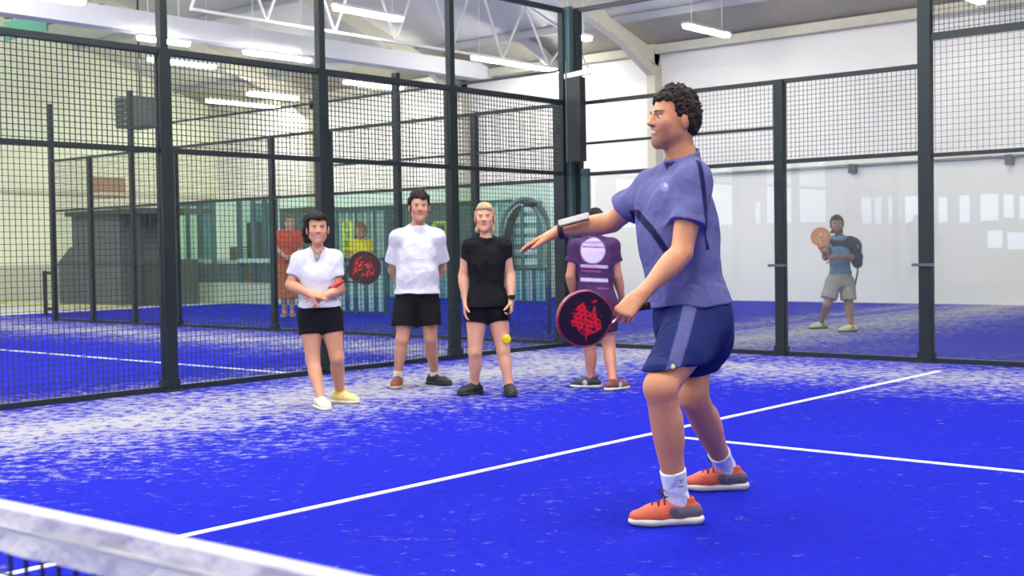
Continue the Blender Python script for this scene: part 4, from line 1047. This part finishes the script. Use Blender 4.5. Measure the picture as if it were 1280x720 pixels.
R2 = racket('black and dark red padel racket held out sideways by the woman in white', A(413, 361, -.05), A(473, 324, -.10), -HF*.95+UP*.1, FM2, (40, 34, 34), (206, 60, 66), (30, 10, 10))
# man in white
dB = fat(518, 484)[1]
def B(px, py, dz=0): return J(px, py, dB+dz)
JB = dict(head=B(524, 259, -.02), hf=-HF+HR*.18, neck=B(522, 284, .02), shR=B(499, 298, .0), shL=B(545, 297, .02), elR=B(491, 338, .12), wrR=B(508, 362, .24), elL=B(552, 336, .14), wrL=B(534, 363, .24),
          hipR=B(508, 374, .02), hipL=B(535, 374, .03), knR=B(503, 425, -.02), knL=B(538, 424, .0), anR=J(497, 468, fat(495, 484)[1]), anL=J(543, 467, fat(546, 481)[1]), toeR=-HF-HR*.05, toeL=HR*.80-HF*.6)
rb_, gb = figure('man in loose white t-shirt and black shorts standing with both hands behind his back', JB, 1.0, (196, 140, 112), dict(w=0, t=0, head=1.06, neck=.054, levels=std_levels(1.05, 1.0)),
    shirt=dict(c=(214, 214, 220), e=.024, sl=.72, sw=.082, neck_r=.060, hem=[(.0, .168, .120, 0), (-.1, .170, .120, 0), (.4, .158, .115, 0)], cut=lambda g: [(B(520, 367), -UP)]),
    pants=dict(c=(18, 18, 22), e=.018, len=.66, flare=.115, top=lambda g: (B(520, 360), UP)),
    hair=short_hair(JB, (40, 32, 28), vol=.014, line=.066, top=.016, freq=110, amp=.007),
    facekw=dict(brow=(54, 36, 28)), hands=[dict(s='R', d=HR*.9-UP*.3, n=HF*.9, side=1, c=[.4]*4), dict(s='L', d=-HR*.9-UP*.3, n=HF*.9, side=-1, c=[.4]*4)])
shoe(rb_, gb['anR'], JB['toeR'], 1.0, (120, 66, 44), (206, 190, 150), (), None, hi=.015); shoe(rb_, gb['anL'], JB['toeL'], 1.0, (26, 28, 26), (40, 42, 40), [(lambda P, t, q: p_ell(P(.12, 0, .09), (t, q, UP), (.05, .02, .02), .4), (190, 190, 180), .7)], None)
for sd in 'RL':
    C = Sculpt(.006); an, kn = gb['an'+sd], gb['kn'+sd]; ax = nrm(kn-an); C.cone(np.array([an[0], an[1], .08]), an+ax*.05, .042, .043, k=.01, cuts=[(an+ax*.035, ax)]); C.build('sock', MCLOTH, rb_, (226, 222, 206))
# woman in black
dC = fat(612, 494)[1]
def Cc(px, py, dz=0): return J(px, py, dC+dz)
JC = dict(head=Cc(606, 272, -.01), hf=-HF-HR*.05, neck=Cc(607, 297, .02), shR=Cc(587, 309, .0), shL=Cc(629, 308, .02), elR=Cc(579, 345, .02), wrR=Cc(582, 376, -.03), elL=Cc(637, 343, .03), wrL=Cc(639, 374, -.04),
          hipR=Cc(596, 384, .02), hipL=Cc(621, 384, .03), knR=Cc(594, 440, .0), knL=Cc(629, 438, .0), anR=J(593, 481, fat(590, 493)[1]), anL=J(636, 480, fat(638, 494)[1]), toeR=-HF*.65-HR*.75, toeL=-HF*.97+HR*.2)
def longC(H, P, s, ax):
    for q in (-1, 1): H.cone(P(q*.062, -.01, .04), P(q*.066, -.02, -.11), .026*s, .022*s, k=.02)
    H.cone(P(0, -.06, 0), P(0, -.065, -.12), .055*s, .05*s, k=.03); H.ell(P(0, .045, .082), ax, np.array([.062, .042, .028])*s, k=.03)
rc, gc = figure('blonde woman in black t-shirt and black shorts standing beside the dark fence post', JC, .95, (218, 160, 126), dict(w=0, t=0, head=.98, neck=.046, leg=1.02, levels=std_levels(1.05, 1.0, 1.08)),
    shirt=dict(c=(14, 14, 18), e=.012, sl=.42, sw=.058, neck_r=.066, nf=-.0, hem=[(.1, .160, .11, 0), (-.02, .165, .115, 0), (-.15, .168, .115, 0)], cut=lambda g: [(Cc(610, 384), -UP)]),
    pants=dict(c=(14, 14, 18), e=.016, len=.34, flare=.104, top=lambda g: (Cc(610, 376), UP)),
    hair=short_hair(JC, (206, 176, 128), vol=.008, line=.066, longer=longC, freq=90, amp=.003),
    facekw=dict(lip=(196, 96, 84), brow=(120, 84, 60)), hands=[dict(s='R', d=-UP-HF*.1, n=HR*.9-HF*.2, side=1, c=[.3, .35, .4, .45]), dict(s='L', d=-UP-HF*.15, n=-HR*.9+HF*.1, side=-1, c=[.9, .95, 1, 1.])])
MSK = ()
shoe(rc, gc['anR'], JC['toeR'], .96, (22, 22, 24), (34, 34, 36), (), None, L=.27); shoe(rc, gc['anL'], JC['toeL'], .96, (24, 24, 26), (34, 34, 36), (), None, L=.27)
for sd in 'RL':
    C = Sculpt(.006); an, kn = gc['an'+sd], gc['kn'+sd]; ax = nrm(kn-an); C.cone(np.array([an[0], an[1], .08]), an+ax*.03, .038, .038, k=.01, cuts=[(an+ax*.018, ax)]); C.build('sock', MCLOTH, rc, (224, 200, 170))
C = Sculpt(.006); C.ell(gc['knL']+UP*.095+HR*.03-HF*.055, (HR, HF, UP), (.038, .022, .040), k=.01); C.noise(.004, 90, 2); C.build('knee_band', MCLOTH, rc, (240, 214, 40))
wb = MB(); w0 = gc['wrL']+UP*.02
wb.tube([w0+.029*(HR*math.cos(t)+HF*math.sin(t)) for t in np.linspace(0, 6.2832, 21)], .010, 8, cap=False); wb.box(*(lambda c: (c[0]-.018, c[0]+.018, c[1]-.018, c[1]+.018, c[2]-.018, c[2]+.018))(w0-HF*.028+HR*.008))
inroot(wb, 'watch', mat('watch_black', (24, 24, 28), .4), rc)
ph = Cc(636, 392, -.09); tag(MB().bar(ph-UP*.07, ph+UP*.07, .035, .012, up=HR).build('phone', mat('phone_black', (20, 20, 24), .25), loc=tuple(ph), bevel=.003), 'small black phone held low in the hand of the blonde woman', 'phone')
# man in purple, back turned
dD = fat(752, 486)[1]
def D(px, py, dz=0): return J(px, py, dD+dz)
JD = dict(head=D(744, 279, .02), hf=HF+HR*.1, neck=D(743, 300, .0), shL=D(721, 309, .02), shR=D(764, 308, .0), elL=D(713, 345, .02), wrL=D(719, 374, .10), elR=D(772, 346, .02), wrR=D(778, 376, .10),
          hipL=D(733, 384, .0), hipR=D(757, 384, .0), knL=D(737, 432, .04), knR=D(761, 432, .02), anL=J(739, 472, fat(738, 485)[1]), anR=J(766, 475, fat(768, 488)[1]), toeL=HF*.3-HR*.9, toeR=HF*.5+HR*.55)
def purple_paint(g):
    o = [(p_ell(D(741, 312, -.12), (HR, HF, UP), (.112, .12, .118), .12), (206, 190, 226), .95), (p_slab(D(741, 303, -.1), UP, .006, .004, [(D(726, 303, 0), HR), (D(757, 303, 0), -HR), (D(741, 303, -.02), -HF)]), (96, 70, 120), .7)]
    for k_, (py, h_, x0, x1, c_) in enumerate([(309, .006, 727, 756, (96, 70, 120)), (333, .013, 725, 759, (206, 186, 216)), (339, .006, 726, 750, (170, 80, 130)), (350, .015, 725, 759, (214, 200, 224)), (360, .004, 745, 760, (150, 90, 130))]):
        o.append((p_slab(D(742, py, -.1), UP+HR*.06, h_, .005, [(D(x0, py, 0), HR), (D(x1, py, 0), -HR), (D(741, py, -.02), -HF)]), c_, .9))
    return o
rd, gd = figure('man in purple shirt with pale back print, seen from behind beyond the red racket', JD, .95, (196, 134, 108), dict(w=0, t=0, head=.98, neck=.052, levels=std_levels(1.08, 1.0)),
    shirt=dict(c=(70, 42, 84), e=.016, sl=.52, sw=.066, neck_r=.058, hem=[(.05, .158, .11, 0), (-.06, .16, .11, 0)], cut=lambda g: [(D(740, 388), -UP)], paint=purple_paint),
    pants=dict(c=(44, 36, 72), e=.018, len=.62, flare=.10, top=lambda g: (D(740, 380), UP)),
    hair=short_hair(JD, (24, 20, 22), vol=.012, line=.066, back=-.07),
    hands=[dict(s='L', d=-UP-HR*.1+HF*.2, n=HR, side=-1, c=[.5]*4), dict(s='R', d=-UP+HF*.2, n=-HR, side=1, c=[.5]*4)])
for sd, cu in (('L', (44, 44, 50)), ('R', (120, 70, 60))):
    shoe(rd, gd['an'+sd], JD['toe'+sd], .97, cu, (214, 220, 200), [(lambda P, t, q: p_ell(P(.10, 0, .05), (t, q, UP), (.03, .06, .03), .4), (220, 220, 216), .9)], None)
# man behind the glass, holding an orange racket
dE = fat(1042, 414)[1]
def E(px, py, dz=0): return J(px, py, dE+dz)
JE = dict(head=E(1046, 281, -.02), hf=-HF-HR*.25, neck=E(1049, 296, .0), shR=E(1034, 303, .0), shL=E(1064, 303, .06), elR=E(1032, 322, -.10), wrR=E(1030, 316, -.36), elL=E(1071, 322, -.05), wrL=E(1044, 321, -.34),
          hipR=E(1042, 352, .0), hipL=E(1059, 352, .05), knR=E(1034, 381, -.05), knL=E(1061, 383, .0), anR=J(1027, 402, fat(1024, 411)[1]), anL=J(1064, 406, fat(1062, 415)[1]), toeR=-HR*.95-HF*.3, toeL=-HR*.9-HF*.3)
def hoodE(H, P, s, ax):
    for q in (-1, 1): H.cone(P(q*.07, .0, .03), P(q*.062, .02, -.09), .022*s, .022*s, k=.02)
re_, ge = figure('man in dark jacket and blue t-shirt behind the glass wall, hugging an orange racket', JE, 1.02, (128, 92, 76), dict(w=0, t=0, head=1.05, levels=std_levels(1.0, .95)), vox=.009,
    shirt=dict(c=(82, 122, 152), e=.014, sl=.5, sw=.07, neck_r=.06, hem=[(.05, .150, .108, 0), (-.06, .15, .108, 0)], cut=lambda g: [(E(1050, 342), -UP)]),
    pants=dict(c=(150, 148, 138), e=.018, len=.74, flare=.112, top=lambda g: (E(1050, 338), UP)),
    hair=short_hair(JE, (46, 40, 40), vol=.010, line=.062, longer=hoodE), facekw=dict(stubble=(60, 46, 42), brow=(30, 24, 24)),
    hands=[dict(s='R', d=-HR*.5+UP*.7, n=HR*.5-HF*.5, side=1, c=[.9]*4), dict(s='L', d=-HR, n=HF, side=1, c=[.6]*4)])
C = Sculpt(.009); fE = nrm(-HF-HR*.1)
C.ell((ge['shL']+ge['shR'])/2-UP*.03+HF*.05, (HR, HF, UP), (.25, .17, .13), k=.03); C.cone(ge['shL'], ge['elL'], .085, .078, k=.05); C.cone(ge['shL']+HF*.12-UP*.05+HR*.06, E(1072, 330, .14), .12, .07, k=.05); C.cone(ge['shR'], ge['shR']-UP*.05-HR*.02, .085, .08, k=.05)
C.cone(ge['elL']+HR*.02, ge['elL']+(ge['wrL']-ge['elL'])*.2, .062, .05, k=.03)
C.ell((ge['shL']+ge['shR'])/2-UP*.19-HF*.13, (HR, HF, UP), (.115, .16, .135), k=.02, op='s'); C.cone(ge['neck'], ge['head'], .075, .09, k=.01, op='s'); C.noise(.005, 28, 4)
C.build('jacket', MCLOTH, re_, (34, 34, 44))
inroot(MB().tube([E(1072, 322, .1), E(1072, 340, .1), E(1068, 360, .1)], .012, 8), 'strap', mat('strap_black', (22, 22, 26), .6), re_)
for sd in 'RL': shoe(re_, ge['an'+sd], JE['toe'+sd], 1.0, (206, 208, 150), (60, 60, 60), [(lambda P, t, q: p_ell(P(.06, 0, .06), (t, q, UP), (.03, .06, .03), .4), (40, 40, 44), .9)], None)
R3 = racket('pale orange padel racket held against the chest of the man behind the glass', E(1033, 325, -.42), E(1025, 292, -.46), -HF*.9-HR*.4, FM3, (190, 120, 76), (70, 40, 34), (150, 84, 60), s=1.0)
# two people on the neighbouring court side
dF = fat(358, 396)[1]
def Fp(px, py, dz=0): return J(px, py, dF+dz)
JF = dict(head=Fp(362, 278), hf=-HF*.8+HR*.6, neck=Fp(361, 289), shR=Fp(350, 294), shL=Fp(373, 294), elR=Fp(349, 312, -.05), wrR=Fp(357, 322, -.2), elL=Fp(375, 312), wrL=Fp(369, 322, -.2), hipR=Fp(356, 337), hipL=Fp(366, 337), knR=Fp(355, 366), knL=Fp(365, 366), anR=Fp(356, 390), anL=Fp(365, 390), toeR=-HF, toeL=-HF+HR*.3)
rf, gf = figure('distant person in red top and orange trousers beyond the side fence, half hidden', JF, 1.12, (208, 148, 120), dict(w=0, t=0, head=1.15, levels=std_levels(1.1, 1.1)), vox=.014,
    shirt=dict(c=(206, 50, 40), e=.03, sl=.7, sw=.08, neck_r=.06, cut=lambda g: [(Fp(360, 331), -UP)]), pants=dict(c=(206, 96, 60), e=.03, len=1.25, flare=.11, top=lambda g: (Fp(360, 326), UP)),
    hair=short_hair(JF, (124, 92, 72), vol=.012, line=.062), hands=[dict(s='R', d=HR, n=HF, side=-1, c=[.5]*4), dict(s='L', d=-HR, n=HF, side=1, c=[.5]*4)])
for sd in 'RL': shoe(rf, gf['an'+sd], JF['toe'+sd], 1.1, (206, 120, 100), (220, 220, 214), (), None)
dG = 25.9
def G(px, py, dz=0): return J(px, py, dG+dz)
fy = 311+CH*CF/dG
JG = dict(head=G(451, 289), hf=-HF*.95-HR*.3, neck=G(451, 301), shR=G(441, 305), shL=G(461, 305), elR=G(438, 320, -.08), wrR=G(445, 328, -.2), elL=G(464, 320), wrL=G(456, 330, -.15), hipR=G(447, 340), hipL=G(456, 340), knR=G(446, 362), knL=G(456, 362), anR=G(446, fy-8), anL=G(456, fy-8), toeR=-HF, toeL=-HF)
def longG(H, P, s, ax):
    for q in (-1, 1): H.cone(P(q*.06, -.01, .04), P(q*.075, .0, -.20), .032*s, .028*s, k=.03)
    H.ell(P(0, 0, .12), ax, np.array([.055, .06, .06])*s, k=.04)
rg, gg = figure('distant person with long brown hair and yellow top behind the dark red racket', JG, .98, (190, 124, 92), dict(w=0, t=0, head=1.25, levels=std_levels(1.1, 1.1)), vox=.014,
    shirt=dict(c=(226, 196, 36), e=.03, sl=.7, sw=.08, neck_r=.06, cut=lambda g: [(G(450, 340), -UP)]), pants=dict(c=(60, 110, 116), e=.02, len=1.3, flare=.09),
    hair=short_hair(JG, (136, 96, 56), vol=.016, line=.062, longer=longG, freq=50, amp=.01), hands=[dict(s='R', d=HR, n=HF, side=-1, c=[.5]*4), dict(s='L', d=-HR, n=HF, side=1, c=[.5]*4)])
for sd in 'RL': shoe(rg, gg['an'+sd], JG['toe'+sd], 1.0, (90, 90, 90), (200, 200, 200), (), None)
